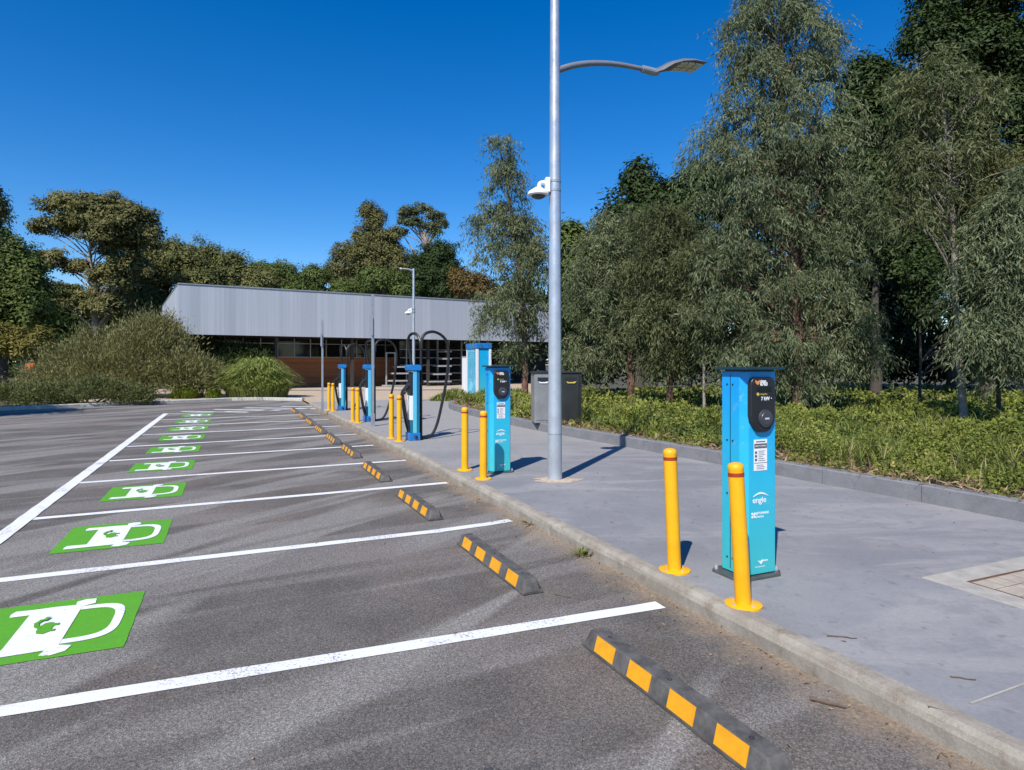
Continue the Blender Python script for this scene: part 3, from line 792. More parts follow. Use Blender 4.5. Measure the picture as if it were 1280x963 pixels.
for i, (s, t, lab) in enumerate([(11.49, .56, 'nearest rapid charger, its black cable arching high beside it'), (16.14, .54, 'middle rapid charger, half behind the tall sign post'), (20.77, .53, 'farthest rapid charger, smallest of the three')]):
    o = d0 if i == 0 else copy_tree(d0)
    o.location = P(s, t, SL); o['label'] = lab

# ================================================================== POLES
def lamp(name_, loc, label, h_top, arm_z, arm_ang, ls, r0, r1, zs=1.0):
    r = thing('street_lamp', label, 'street lamp', loc, 0, 'street lamps')
    n = 10; H = h_top
    MB().lathe([(r0 + (r1 - r0) * i / n, H * i / n) for i in range(n + 1)], 24).build('pole', M['galv'], r, smooth=True)
    MB().lathe([(r0 * .965, .62), (r0 * .995, .622), (r0 * .995, .634), (r0 * .965, .636)], 24).build('joint_ring', M['galv_dull'], r, smooth=True)
    a = arm_ang; rot = lambda l_, o, z: (l_ * ls * math.cos(a) - o * ls ** .5 * math.sin(a), l_ * ls * math.sin(a) + o * ls ** .5 * math.cos(a), arm_z + (z - arm_z) * zs)
    z0 = arm_z
    pts = cr([rot(.03, 0, z0 - .02), rot(.3, 0, z0 + .10), rot(.62, 0, z0 + .19), rot(1.0, 0, z0 + .245), rot(1.45, 0, z0 + .26)], 6)
    MB().tube(pts, [.045 - .013 * i / (len(pts) - 1) for i in range(len(pts))], 10).build('arm', M['armgrey'], r, smooth=True)
    hd = MB().tube([rot(1.42, 0, z0 + .26), rot(1.62, 0, z0 + .25), rot(1.70, 0, z0 + .26)], [.05, .055, .045], 10)
    hd.build('arm_joint', M['galv_dull'], r, smooth=True)
    # luminaire: widening leaf-shaped head, curved top, flat underside
    sec = [(1.62, .05, .25, .06), (1.74, .09, .30, .075), (1.88, .15, .39, .075), (2.04, .18, .445, .065), (2.24, .195, .475, .045), (2.46, .185, .48, .02)]
    vs = []; fs = []
    for l, hw, zc, th in sec:
        for o, z in ((-hw, zc - th * .4), (-hw * .9, zc + th * .2), (0, zc + th * .7), (hw * .9, zc + th * .2), (hw, zc - th * .4)): vs.append(rot(l, o, z0 + z))
    for i in range(len(sec) - 1):
        for j in range(5): fs.append((i * 5 + j, i * 5 + (j + 1) % 5, (i + 1) * 5 + (j + 1) % 5, (i + 1) * 5 + j))
    fs += [(0, 1, 2, 3, 4), tuple(range(25, 30))]
    hh = MB().add(vs, fs); ho = hh.build('lamp_head', M['headgrey'], r, smooth=True)
    le = MB()
    for i in range(3):
        for j in (-1, 1):
            l0, l1 = 2.02 + i * .14, 2.135 + i * .14; o0, o1 = (.012, .13) if j > 0 else (-.13, -.012)
            zf = lambda l: z0 + .385 + min(l - 2.0, .25) * .16 + max(0, l - 2.25) * .03
            le.add([rot(l0, o0, zf(l0)), rot(l1, o0, zf(l1)), rot(l1, o1, zf(l1)), rot(l0, o1, zf(l0)), rot(l0, o0, zf(l0) + .03), rot(l1, o0, zf(l1) + .03), rot(l1, o1, zf(l1) + .03), rot(l0, o1, zf(l0) + .03)],
                   [(0, 1, 2, 3), (0, 4, 5, 1), (1, 5, 6, 2), (2, 6, 7, 3), (3, 7, 4, 0), (4, 5, 6, 7)])
    le.build('led_panel', M['led'], ho)
    return r
pl = P(6.23, 1.13, SL)
lamp('a', pl, 'tall tapered silver lamp pole right of the second charging post', 8.6, 5.60, TH, 1, .098, .052)
gr = MB(); ng = 22
gr.add([(0, 0, .016)] + [(.27 * (1 + .28 * math.sin(i * 2.1) + random.uniform(-.08, .08)) * math.cos(6.2832 * i / ng) * (1.25 if math.cos(6.2832 * i / ng) > 0 else 1), .24 * (1 + random.uniform(-.1, .1)) * math.sin(6.2832 * i / ng), .003) for i in range(ng)], [(0, 1 + i, 1 + (i + 1) % ng) for i in range(ng)])
g = gr.build('grout_patch', M['grout']); g.location = pl; g['kind'] = 'structure'
p2 = AT(517, 455, 27.0); p2.z = SL
lamp('b', p2, 'distant slim lamp pole rising behind the nearest rapid charger', 5.60, 5.50, R(186), .34, .07, .045, .32)

def dome_camera(loc, ang, label):
    r = thing('dome_camera', label, 'security camera', loc, ang, 'white dome cameras on the lamp poles')
    MB().box(-.14, -.075, -.07, .07, -.10, .10).build('bracket', M['whitep'], r, bevel=.008)
    MB().lathe([(.083, .045), (.083, .075)], 20).lathe([(.083, -.075), (.083, -.045)], 20).build('strap', M['galv_dull'], r)
    MB().tube(cr([(-.13, 0, .03), (-.17, 0, .04), (-.21, 0, .02), (-.22, 0, -.05)], 5), .03, 10).build('arm', M['whitep'], r, smooth=True)
    MB().lathe([(.03, -.02), (.07, -.045), (.13, -.085), (.145, -.11), (.145, -.13), (.11, -.14)], 24, (-.23, 0)).build('housing', M['whitep'], r, smooth=True)
    MB().lathe([(.10, -.135), (.088, -.16), (.05, -.18), (.01, -.188)], 20, (-.23, 0)).build('dome', M['grey_dark'], r, smooth=True)
    return r
z_ = 4.12
dome_camera((pl.x, pl.y, z_), .15, 'white dome camera strapped to the near lamp pole')
dc2 = dome_camera((p2.x, p2.y, 3.95), .3, 'tiny white dome camera on the distant lamp pole')

def sign_post(px, py, ytop, ys0, ys1, label, wd):
    g_ = G(px, py, SL); Y = g_[1]; H = HC - (ytop - HY) * Y / F - SL
    r = thing('sign_post', label, 'sign post', (g_[0], g_[1], SL), TH, 'square sign posts on the slab')
    MB().box(-.03, .03, -.03, .03, 0, H).build('post', M['galv_dull'], r, bevel=.004)
    MB().box(-.045, .045, -.045, .045, 0, .32).build('sleeve', M['galv_dull'], r, bevel=.004)
    z0, z1 = HC - (ys1 - HY) * Y / F - SL, HC - (ys0 - HY) * Y / F - SL
    MB().box(-.038, -.034, -.2, .2, z0, z1).build('sign_plate', M['galv'], r)
    return r
sign_post(466, 533, 368, 395, 420, 'tall grey sign post standing before the middle rapid charger', 0)
sign_post(403, 515, 400, 417, 433, 'thin grey sign post at the far end of the kerb', 0)

# ================================================================== BACK KERB AND BED
bk = [(-16, 4.42), (-6, 4.38), (2.3, 4.33), (4.8, 4.2), (8.8, 3.95), (11.5, 3.74), (14, 3.68), (17, 3.78), (19.7, 4.05), (21.6, 4.7), (22.8, 6.0), (23.4, 8.2)]
bw = [P(s, t) for s, t in bk]; bs = cr(bw, 12)
m = MB(); acc = 0; cur = [bs[0]]; blocks = []
for a, b in zip(bs[:-1], bs[1:]):
    cur.append(b); acc += (b - a).length
    if acc > 1.25: blocks.append(cur); cur = [b]; acc = 0
blocks.append(cur)
for bl in blocks:
    if len(bl) < 2: continue
    d0_, d1_ = (bl[1] - bl[0]).normalized(), (bl[-1] - bl[-2]).normalized()
    pts = list(bl); pts[0] = pts[0] + d0_ * .005; pts[-1] = pts[-1] - d1_ * .005
    j = random.uniform(-.004, .004); prof = [(0, .0), (0, .305 + j), (.012, .317 + j), (.18, .317 + j), (.19, .31), (.19, .0)]
    vs = []; n = len(prof); fs = []
    for i, p in enumerate(pts):
        d = (pts[min(i + 1, len(pts) - 1)] - pts[max(i - 1, 0)]).normalized(); rr = Vector((d.y, -d.x, 0))
        for o, z in prof: vs.append(p + rr * (o + j * .6) + Vector((0, 0, z)))
    for i in range(len(pts) - 1):
        for q in range(n - 1): fs.append((i * n + q, i * n + q + 1, (i + 1) * n + q + 1, (i + 1) * n + q))
    fs += [tuple(range(n)), tuple(range((len(pts) - 1) * n, len(pts) * n))[::-1]]
    m.add(vs, fs)
kw = m.build('kerb_wall', M['blockkerb']); tag(kw, 'low grey block kerb wall holding back the green planting', 'kerb wall')
right_of = []
for i, p in enumerate(bs):
    d = (bs[min(i + 1, len(bs) - 1)] - bs[max(i - 1, 0)]).normalized(); right_of.append(p + Vector((d.y, -d.x, 0)) * .17)
bed_poly = [v2(p) for p in right_of] + [v2(P(30, 14)), v2(P(34, 40)), v2(P(-16, 60))]
sheet('garden_bed', bed_poly, M['soil'], z=.255)

# twin litter bins on the edge of the bed
def bin_(px, label):
    base = AT(px, 455, 15.25); base.z = .26
    r = thing('litter_bin', label, 'litter bin', base, R(8), 'steel litter bins')
    MB().box(-.235, .235, -.25, .25, .05, 1.22).build('cabinet', M['steel'], r, bevel=.012)
    MB().box(-.20, .20, -.22, .22, 0, .055).build('plinth', M['black'], r)
    MB().box(-.195, .15, -.262, -.249, .12, 1.0).build('door', M['steel'], r, bevel=.004)
    MB().box(.16, .2, -.256, -.249, .1, 1.18).build('door_gap', M['black'], r)
    MB().prism_y([(-.16, 1.04), (-.12, .99), (.06, .99), (.10, 1.04), (.10, 1.12), (-.16, 1.12)], -.262, -.245).build('opening', M['black'], r)
    MB().prism_y([(-.15, 1.03), (-.11, .985), (.06, .985), (.10, 1.03), (.0, 1.012), (-.08, 1.012)], -.285, -.255).build('chute_lip', M['whitep'] if px < 690 else M['goldv'], r)
    MB().prism_y([(-.27, 1.225), (.27, 1.225), (.27, 1.245), (.0, 1.275), (-.27, 1.25)], -.28, .28).build('lid', M['bindark'], r, bevel=.004)
    return r
bin_(678, 'steel litter bin left of the tall lamp pole')
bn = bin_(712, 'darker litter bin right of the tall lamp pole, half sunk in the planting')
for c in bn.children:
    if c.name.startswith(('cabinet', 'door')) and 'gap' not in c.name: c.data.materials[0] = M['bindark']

# access cover in the slab
r = thing('access_cover', 'pale concrete framed pit cover set in the slab at right', 'pit cover', P(1.6, 1.77, SL), TH)
fr = MB()
for x0, x1, y0, y1 in ((0, 1.9, -.2, 0), (0, 1.9, -1.7, -1.5), (0, .2, -1.499, -.201), (1.7, 1.9, -1.499, -.201)): fr.box(x0, x1, y0, y1, -.05, .006)
fr.build('frame', M['concrete'], r, bevel=.003)
MB().box(.2, 1.7, -1.5, -.2, -.05, .001).build('joint_bed', simple('pit_joint', (.17, .11, .07), .9, var=.3), r)
pv = MB()
for i in range(10):
    for j in range(8):
        x, y = .225 + i * .148, -1.48 + j * .159
        if (i, j) in ((5, 7),): continue
        pv.box(x, x + .137, y, y + .147, -.04, .004 + random.uniform(-.0015, .0015))
pv.build('paver_infill', simple('pit_paver', (.36, .31, .25), .9, var=.2, scale=7, bumpy=.3), r)
lb = MB()
for y in (-1.5, -.86, -.205): lb.box(.2, 1.7, y, y + .008, -.03, .008)
for x in (.2, .95, 1.69): lb.box(x, x + .008, -1.491, -.206, -.03, .0085)
lb.build('steel_edge', simple('rusty_edge', (.13, .07, .04), .8, var=.3), r)

# twigs and a weed
def twig(a, b, z, rad, label):
    p, q = Vector((*G(*a, z), z + rad)), Vector((*G(*b, z), z + rad))
    base = p.copy(); d = q - p
    pts = [d * i / 6 + Vector((random.uniform(-.006, .006), random.uniform(-.006, .006), 0)) * (0 < i < 6) for i in range(7)]
    o = MB().tube(pts, [rad * (1 - .5 * i / 6) for i in range(7)], 6).build('twig', M['twig']); o.location = base
    tag(o, label, 'twig', 'fallen twigs')
twig((1012, 876), (1058, 887), 0, .011, 'thick dark twig lying on the asphalt below the kerb')
twig((1034, 796), (1071, 799), SL, .005, 'thin dark twig lying on the slab below the pit cover')
twig((1188, 847), (1220, 851), SL, .005, 'thin twig lying on the slab near the right edge')
twig((1160, 885), (1192, 893), SL, .005, 'thin twig lying on the slab in the lower right corner')
twig((692, 744), (714, 748), 0, .006, 'short twig on the asphalt beside the second wheel stop')
# a weed in the gutter
def tuft(px, py, z, n, h, sp, mat, name, label, cat, wd=.012, group=None):
    g_ = G(px, py, z); r = thing(name, label, cat, (g_[0], g_[1], z), 0, group)
    a = rng.random(n) * 6.283; rr = rng.random(n) ** .6 * sp
    b = np.stack([np.cos(a) * rr * .5, np.sin(a) * rr * .5, np.zeros(n)], 1)
    ln = np.stack([np.cos(a), np.sin(a)], 1) * (rr * 1.1 + .2 * sp)[:, None] * (.6 + .8 * rng.random(n))[:, None]
    hh = h * (.55 + .5 * rng.random(n)) * (1 - .35 * (rr / sp))
    blade_mesh('leaves', b, hh, ln, wd, M[mat], rng.random(n), r)
    return r
tuft(727, 695, 0, 70, .10, .10, 'grassy', 'weed', 'small green weed growing in the gutter above the second wheel stop', 'weed', .009)
tuft(664, 655, 0, 60, .06, .13, 'strawgrass', 'weed', 'dry straw coloured weed in the gutter by the second bay line', 'weed', .008)
# dry leaves gathered in the gutter and over the ground
n = 1000
s_ = rng.uniform(-2, 25, n); t_ = -np.abs(rng.normal(0, .22, n)) - .01
q = rng.random(n) < .12; t_[q] = rng.uniform(-4.5, -.3, q.sum())
C = np.array([P(a, b, .006) for a, b in zip(s_, t_)])
n2 = 120; C2 = np.array([P(a, b, SL + .005) for a, b in zip(rng.uniform(-1, 16, n2), rng.uniform(.2, 4.0, n2))])
n3 = 900; C3 = np.array([P(a, 4.05 + .1, SL + .005) for a in rng.uniform(-2, 8, 5)])
C = np.concatenate([C, C2]); D = unit(len(C)); D[:, 2] = np.abs(D[:, 2]) * .25; D /= np.linalg.norm(D, axis=1, keepdims=True)
o = leaf_mesh('leaf_litter', C, D, (.026 * (.5 + rng.random(len(C)))), .012, M['litter'], rng.random(len(C))); o['kind'] = 'stuff'
# ================================================================== BUILDING
A = Vector((-.521 * 38, 38, 0)); BA = math.atan2(.52, .854)
ex, ey = math.cos(BA), math.sin(BA); nx_, ny_ = -ey, ex
def BX(px, yl):
    q = (px - HX) / F
    return (q * (A.y + yl * ny_) - A.x - yl * nx_) / (ex - q * ey)
def BZ(px, py, yl):
    x = BX(px, yl); Y = A.y + x * ey + yl * ny_
    return HC - (py - HY) * Y / F
bd = thing('pavilion', 'long low pavilion with a deep grey metal fascia and brown timber wall', 'building', A, BA)
LEN, DEP, Z0, Z1 = 31, 20, 3.47, 6.45
fa = MB().box(0, LEN, 0, .25, Z0, Z1).box(0, .25, .251, DEP, Z0, Z1).box(LEN - .25, LEN, .251, DEP, Z0, Z1).box(.251, LEN - .251, DEP - .25, DEP, Z0, Z1)
fa.build('fascia_cladding', M['clad'], bd)
sm = MB()
x = .45
while x < LEN:
    sm.box(x, x + .014, -.006, 0.002, Z0 + .002, Z1 - .002); x += .9
y = .6
while y < DEP:
    sm.box(-.03, .002, y, y + .022, Z0 + .002, Z1 - .002); y += .6
sm.build('standing_seams', M['clad'], bd)
MB().box(-.04, LEN + .04, -.05, .3, Z1, Z1 + .06).box(-.04, .3, .301, DEP, Z1, Z1 + .06).build('parapet_capping', M['galv_dull'], bd)
MB().box(.26, LEN - .26, .26, DEP - .26, Z1 - .5, Z1 - .3).build('roof', M['galv_dull'], bd)
MB().box(.252, LEN - .252, .252, DEP - .252, Z0 + .05, Z0 + .2).build('soffit', M['soffit'], bd)
yw = 5.0
xa, xb = 2.0, BX(497, yw)
zt = BZ(420, 447.5, yw)
MB().box(xa, xb, yw, yw + .2, .05, zt).build('timber_wall', M['timber'], bd)
MB().box(xa, xb, yw + .06, yw + .1, zt, Z0 + .04).build('clerestory_glass', M['glass'], bd)
mu = MB(); k = 0; xx = xa
while xx < xb:
    mu.box(xx, xx + .06, yw - .0, yw + .12, zt + .002, Z0 + .03); xx += 1.15
mu.box(xa, xb, yw - .02, yw + .14, zt + .001, zt + .06); zt2 = BZ(420, 431, yw); mu.box(xa, xb, yw - .03, yw + .13, zt2, zt2 + .05)
mu.build('clerestory_frame', M['mull'], bd)
MB().box(xb, LEN - 1, yw + .3, yw + .5, .05, Z0 + .04).build('dark_back_wall', M['dark'], bd)
MB().box(xb - .3, xb, yw - 2.5, yw + .3, .05, Z0 + .04).build('side_wall', M['dark'], bd)
# glazed front with horizontal rails
yg = 2.2
x0, x1 = BX(500, yg), BX(640, yg)
MB().box(x0, x1, yg + .1, yg + .13, .1, Z0 + .04).build('front_glazing', M['glass'], bd)
fm = MB()
for px, w_ in ((508, .07), (534, .07), (547, .09), (560, .22), (577, .07), (592, .07), (610, .07)):
    xx = BX(px, yg); fm.box(xx - w_ / 2, xx + w_ / 2, yg - .06, yg + .09, .1, Z0 + .03)
for py in (438, 448, 457, 467, 476):
    z = BZ(555, py, yg); fm.box(x0, x1, yg - .03, yg + .05, z, z + .05)
fm.build('front_frame', M['mull'], bd)
# open stairs
def stair(rows, name):
    m = MB()
    for py, pa, pb in rows:
        yl = 1.2; z = BZ(pb, py, yl); m.box(BX(pa, yl), BX(pb, yl), yl - .5, yl + .7, z - .1, z)
    m.build(name, M['steps'], bd)
stair([(481, 481, 514), (475, 486, 514), (466, 490, 514), (458, 495, 506)], 'stair_treads')
stair([(482, 528, 561), (476, 533, 561), (467, 540, 561), (457, 546, 561), (448, 550, 561), (439, 553, 561)], 'stair_treads')
dr = MB(); yl = 1.4
for px in (483, 494): dr.box(BX(px, yl) - .05, BX(px, yl) + .05, yl, yl + .08, .1, BZ(488, 442, yl))
dr.box(BX(483, yl) - .05, BX(494, yl) + .05, yl - .002, yl + .082, BZ(488, 442, yl), BZ(488, 441, yl) + .02)
dr.build('door_frame', M['mull'], bd)
for px in (345, 440, 535): MB().box(BX(px, .9) - .09, BX(px, .9) + .09, .8, 1.0, .05, Z0 + .05).build('column', M['soffit'], bd)
# forecourt path
pa_, pb_ = G(342, 487.6, .1), G(598, 487.0, .1)
dd = Vector((pb_[0] - pa_[0], pb_[1] - pa_[1], 0)).normalized(); nn = Vector((-dd.y, dd.x, 0)) * 1.6
sheet('path', [pa_, pb_, (pb_[0] + nn.x, pb_[1] + nn.y), (pa_[0] + nn.x, pa_[1] + nn.y)], M['path'], z=.1)

# ================================================================== POWER CABINET
nc = G(596, 494.5, .12); s0, t0 = ST(*nc)
r = thing('power_cabinet', 'big blue power cabinet with a dark blue band on top', 'power cabinet', P(s0, t0, .1), TH)
MB().box(.03, .72, .03, 1.5, 0, 2.36).build('body', M['cab_plain'], r, bevel=.01)
MB().box(.0, .03, .16, 1.40, .05, 2.33).build('vent_face', M['cab_vent'], r)
ed = MB()
for x0, x1, y0, y1 in ((-.012, .10, -.012, .14), (.66, .78, -.012, .12), (-.012, .05, 1.42, 1.53)): ed.box(x0, x1, y0, y1, 0, 2.355)
ed.build('corner_post', M['whitep'], r, bevel=.005)
MB().box(-.04, .80, -.04, 1.56, 2.365, 2.64).build('top_band', M['deepblue'], r, bevel=.02)
lv = MB()
for i in range(16): lv.box(-.012, .002, .22, 1.32, .9 + i * .085, .925 + i * .085)
lv.build('louvres', M['cab_vent'], r)
lo = MB()
for i in range(20): pass
lo.lathe([(.24, 0), (.24, .01)], 24).build('round_mark', M['paleblue'], r).matrix_local = Matrix.Translation((-.004, .8, .45)) @ Matrix.Rotation(-math.pi / 2, 4, 'Y')
r2 = thing('meter_box', 'narrow pale meter box beside the big blue power cabinet', 'meter box', P(s0 + 1.75, t0 + .0, .1), TH)
MB().box(.0, .3, 0, .5, 0, 1.95).build('cabinet', M['whitep'], r2, bevel=.01)
MB().box(-.02, .32, -.02, .52, 1.955, 2.0).build('lid', M['galv'], r2)

# ================================================================== GROUND COVER
def inbed(n, s0, s1, d0, d1, pw=1.0):
    s = rng.uniform(s0, s1, n); ks = np.array([b[0] for b in bk]); kt = np.array([b[1] for b in bk])
    d = d0 + (d1 - d0) * rng.random(n) ** pw
    return s, np.interp(s, ks, kt) + .2 + d, d
def toP(s, t, z):
    return np.stack([O[0] + s * U[0] + t * W[0], O[1] + s * U[1] + t * W[1], z], 1)
def hfield(s, t):
    return .48 + .3 * np.sin(s * 1.7 + t * .9 + 1.1 * np.sin(t * 1.3)) + .25 * np.sin(s * .63 - t * 1.9 + 1) + .22 * np.sin(s * 4.1 + t * 3.3 + 1.3 * np.sin(s * 2.2)) + .16 * np.sin(s * 7.3 - t * 6.1)
parts = []; FN = []
for n, s0, s1, d0, d1, L in ((130000, -3, 9, -.05, 4.5, .040), (70000, -3, 12, 3.5, 9, .075), (50000, 8, 22, -.05, 7, .075), (45000, -4, 24, 7, 22, .13)):
    s, t, d = inbed(n, s0, s1, d0, d1)
    pw_ = np.clip(hfield(s, t), .10, 1.3)
    edge = np.clip((d + .06) / .5, .2, 1)
    hgt = pw_ * edge * .46
    z = .26 + hgt * rng.random(n) ** .45
    # worn, sparse patches by the kerb
    keep = (d > .35) | (hfield(s * 1.3 + 4, t) + .3 * rng.random(n) > .55)
    keep &= (np.sin(s * 2.3 + 1.3 + np.sin(t * 2.1)) * np.sin(t * 2.9 + s * .7) < .62)
    pos = toP(s, t, z)[keep]
    nm = unit(len(pos)) * 1.0 + np.array([-.15, -.4, .6]); D = np.cross(nm, unit(len(pos))); D /= np.linalg.norm(D, axis=1, keepdims=True); FN.append(nm)
    cl = (.5 + .5 * np.sin(s * 2.9 + 2.2 * np.sin(t * 1.7)) * np.sin(t * 2.3 + s))[keep]
    parts.append((pos, D, L * (.55 + .9 * rng.random(len(pos))), np.clip(.45 * cl + .6 * rng.random(len(pos)), 0, 1)))
Cc = np.concatenate([p[0] for p in parts]); Dc = np.concatenate([p[1] for p in parts]); Lc = np.concatenate([p[2] for p in parts]); Rc = np.concatenate([p[3] for p in parts])
o = leaf_mesh('ground_cover', Cc, Dc, Lc, Lc * .62, M['cover'], Rc, None, np.concatenate(FN)); o['kind'] = 'stuff'
n = 30000; s, t, d = inbed(n, -3, 14, .15, 7)
pm = np.sin(s * 1.15 + 2 + np.sin(t * 1.9)) * np.sin(t * 1.6 - s * .5 + .7) > .3
s, t, d = s[pm], t[pm], d[pm]; pos = toP(s, t, .28 + .42 * rng.random(len(s)) ** .6 * (.5 + .5 * np.abs(np.sin(s * 3.7) * np.cos(t * 3.1)))); nm = unit(len(s)) * .8 + np.array([-.15, -.4, .6])
D = np.cross(nm, unit(len(s))); D /= np.linalg.norm(D, axis=1, keepdims=True)
o = leaf_mesh('broadleaf_weeds', pos, D, .075 * (.5 + .9 * rng.random(len(s))), .04, M['midleaf'], rng.random(len(s)), None, nm); o['kind'] = 'stuff'
n = 1500; s, t, d = inbed(n, -3, 16, .0, 6); pm = np.sin(s * .9 + 1) * np.sin(t * 1.9 + s * .4) > .2
s, t = s[pm], t[pm]; an = rng.random(len(s)) * 6.283; hh = .18 + .26 * rng.random(len(s))
o = blade_mesh('dry_grass', toP(s, t, np.full(len(s), .25)), hh, np.stack([np.cos(an), np.sin(an)], 1) * (hh * .3)[:, None], .009, M['strawgrass'], rng.random(len(s))); o['kind'] = 'stuff'
# grass tussocks among it
bs_, hs_, ls_, ws_, rs_ = [], [], [], [], []
for n, s0, s1, d0, d1, h, w_, sg in ((720, -3, 10, .0, 6.5, .40, .0095, 26), (380, 6, 22, .05, 7, .40, .018, 20), (200, -4, 22, 5, 18, .45, .028, 18)):
    s, t, d = inbed(n, s0, s1, d0, d1, 1.2)
    for a, b, dd_ in zip(s, t, d):
        k = sg; an = rng.random(k) * 6.283; rr = rng.random(k)
        if math.sin(a * 1.3 + 1) * math.sin(b * 1.7) < -.1 and random.random() < .8: continue
        hh = h * (.5 + .8 * random.random()) * (.45 if dd_ < .25 else 1)
        bs_.append(toP(a + .10 * np.cos(an) * rr, b + .10 * np.sin(an) * rr, np.full(k, .25)))
        hs_.append(hh * (.55 + .7 * rng.random(k))); ls_.append(np.stack([np.cos(an), np.sin(an)], 1) * (hh * (.25 + .8 * rr))[:, None])
        ws_.append(np.full(k, w_)); rs_.append(np.clip(random.random() * .7 + .3 * rng.random(k), 0, 1))
o = blade_mesh('tussock_grass', np.concatenate(bs_), np.concatenate(hs_), np.concatenate(ls_), np.concatenate(ws_), M['grassy'], np.concatenate(rs_)); o['kind'] = 'stuff'
# dry straw along the kerb top
n = 7000; s, t, d = inbed(n, -3, 22, -.12, .75, 1.4); keep = hfield(s * 1.3 + 4, t) + .3 * rng.random(n) < .85
pos = toP(s, t, .262 + .09 * rng.random(n))[keep]; D = unit(len(pos)); D[:, 2] = np.abs(D[:, 2]) * .5; D /= np.linalg.norm(D, axis=1, keepdims=True)
o = leaf_mesh('dry_leaf_debris', pos, D, .13 * (.4 + rng.random(len(pos))), .016, M['litter'], rng.random(len(pos))); o['kind'] = 'stuff'
# grass strip before the pavilion
n = 5200
cx_ = rng.uniform(-3.5, 0.6, n); cy_ = 26.9 + 5.5 * rng.random(n) ** 1.3 + (cx_ + 1.5) * -.1
hh = .42 * (.5 + .8 * rng.random(n)) * (.75 + .3 * np.sin(cx_ * 4)); an = rng.random(n) * 6.283
o = blade_mesh('strip_grass', np.stack([cx_, cy_, np.full(n, .06)], 1), hh, np.stack([np.cos(an), np.sin(an)], 1) * (hh * .6)[:, None], .04, M['grassy'], rng.random(n) * .85); o['kind'] = 'stuff'

# ================================================================== SHRUBS
def shrub(name, label, Y, lobes, ncl, npl, L, Wd, leaf, spread, up=.5, group=None, cat='shrub', depth=.7, ground=.0):
    k = Y / F; wl = []
    for cx, cy, rx, ry in lobes:
        c = AT(cx, cy, Y); wl.append((c.x, c.y + (rng.random() - .5) * rx * k * .4, c.z, rx * k, rx * k * depth, ry * k))
    b = Vector((np.mean([w[0] for w in wl]), Y, ground))
    root = thing(name, label, cat, b, 0, group)
    C, Nn = clusters(wl, ncl); C = C - np.array(b); C[:, 2] = np.maximum(C[:, 2], .05)
    st = MB()
    for q in rng.choice(len(C), 14, replace=False):
        c = Vector(C[q]); a = Vector((c.x * .45, c.y * .45, .12)); st.tube(cr([Vector((random.uniform(-.02, .02), 0, 0)), a, a.lerp(c, .5) + Vector((0, 0, .2)), c], 3), [.045, .042, .04, .038, .034, .03, .025, .02, .014, .008], 5)
    st.build('stems', M['bark_dark'], root)
    ci = np.repeat(np.arange(len(C)), npl)
    pos = C[ci] + rng.normal(size=(len(ci), 3)) * spread * (.6 + .8 * rng.random(len(C)))[ci][:, None]; pos[:, 2] = np.maximum(pos[:, 2], .02)
    D = unit(len(ci)) * .7 + Nn[ci] * .5 + np.array([0, 0, 1]) * up; D /= np.linalg.norm(D, axis=1, keepdims=True)
    ls = L * (.6 + .8 * rng.random(len(ci)))
    leaf_mesh('foliage', pos, D, ls, ls * (Wd / L), leaf, np.clip(.5 * rng.random(len(C))[ci] + .5 * rng.random(len(ci)), 0, 1), root)
    return root
shrub('heath_shrub', 'large olive heath mound left of the pavilion, reaching its eave', 31, [(150, 460, 88, 42), (192, 438, 40, 34), (205, 420, 20, 18), (110, 478, 78, 26), (228, 470, 40, 24), (70, 482, 46, 18), (185, 416, 16, 16)], 1400, 70, .17, .032, M['heath'], .24, .7)
shrub('low_shrub', 'low dark green shrub bank along the far kerb at left', 26.5, [(70, 494, 40, 10), (125, 491, 42, 13), (170, 496, 22, 7), (18, 494, 30, 9)], 640, 60, .10, .032, M['lowdark'], .13, .5)
shrub('eave_shrub', 'dark shrub under the left end of the pavilion eave', 41, [(250, 448, 36, 20), (290, 447, 30, 15), (318, 452, 18, 14)], 420, 60, .17, .06, M['darkleaf'], .2, .3)
shrub('small_heath_shrub', 'small heath shrub between the heath mound and strap grass clump', 31.5, [(262, 472, 16, 16), (240, 478, 14, 12)], 160, 40, .14, .04, M['heath'], .14, .5)
# big strap-leaved clump
def clump(px, py, Y_, wpx, hpx, n, label, mat, wd, name='strap_grass_clump', group=None):
    b = AT(px, 455, Y_); b.z = .05; k = Y_ / F
    r = thing(name, label, 'grass clump', b, 0, group)
    an = rng.random(n) * 6.283; rr = rng.random(n) ** .5
    bx = np.stack([np.cos(an) * rr * wpx * k * .82, np.sin(an) * rr * wpx * k * .6, np.zeros(n)], 1)
    top = hpx * k * np.sqrt(np.clip(1.08 - rr ** 2, .1, 1)) * (.75 + .3 * rng.random(n))
    a2 = rng.random(n) * 6.283
    ln = np.stack([np.cos(an) * rr + .8 * np.cos(a2), np.sin(an) * rr - .35 + .8 * np.sin(a2)], 1) * (wpx * k * .38)
    bx[:, 2] = np.clip(top - 1.0, 0, None) * rng.random(n)
    blade_mesh('blades', bx, (top - bx[:, 2]), ln, wd, M[mat], np.clip(rng.random(n) * .95, 0, 1), r, seg=5, arch=(2.4, 1.62))
    return r
clump(322, 495, 31.5, 45, 53, 3000, 'big bright strap leaved grass clump before the timber wall', 'lomandra', .05)
clump(230, 497, 30.3, 19, 18, 420, 'small lime green grass tuft under the heath mound', 'lime', .035)
clump(267, 497, 30.6, 12, 17, 300, 'lime green grass tuft left of the big strap leaved clump', 'lime', .035)

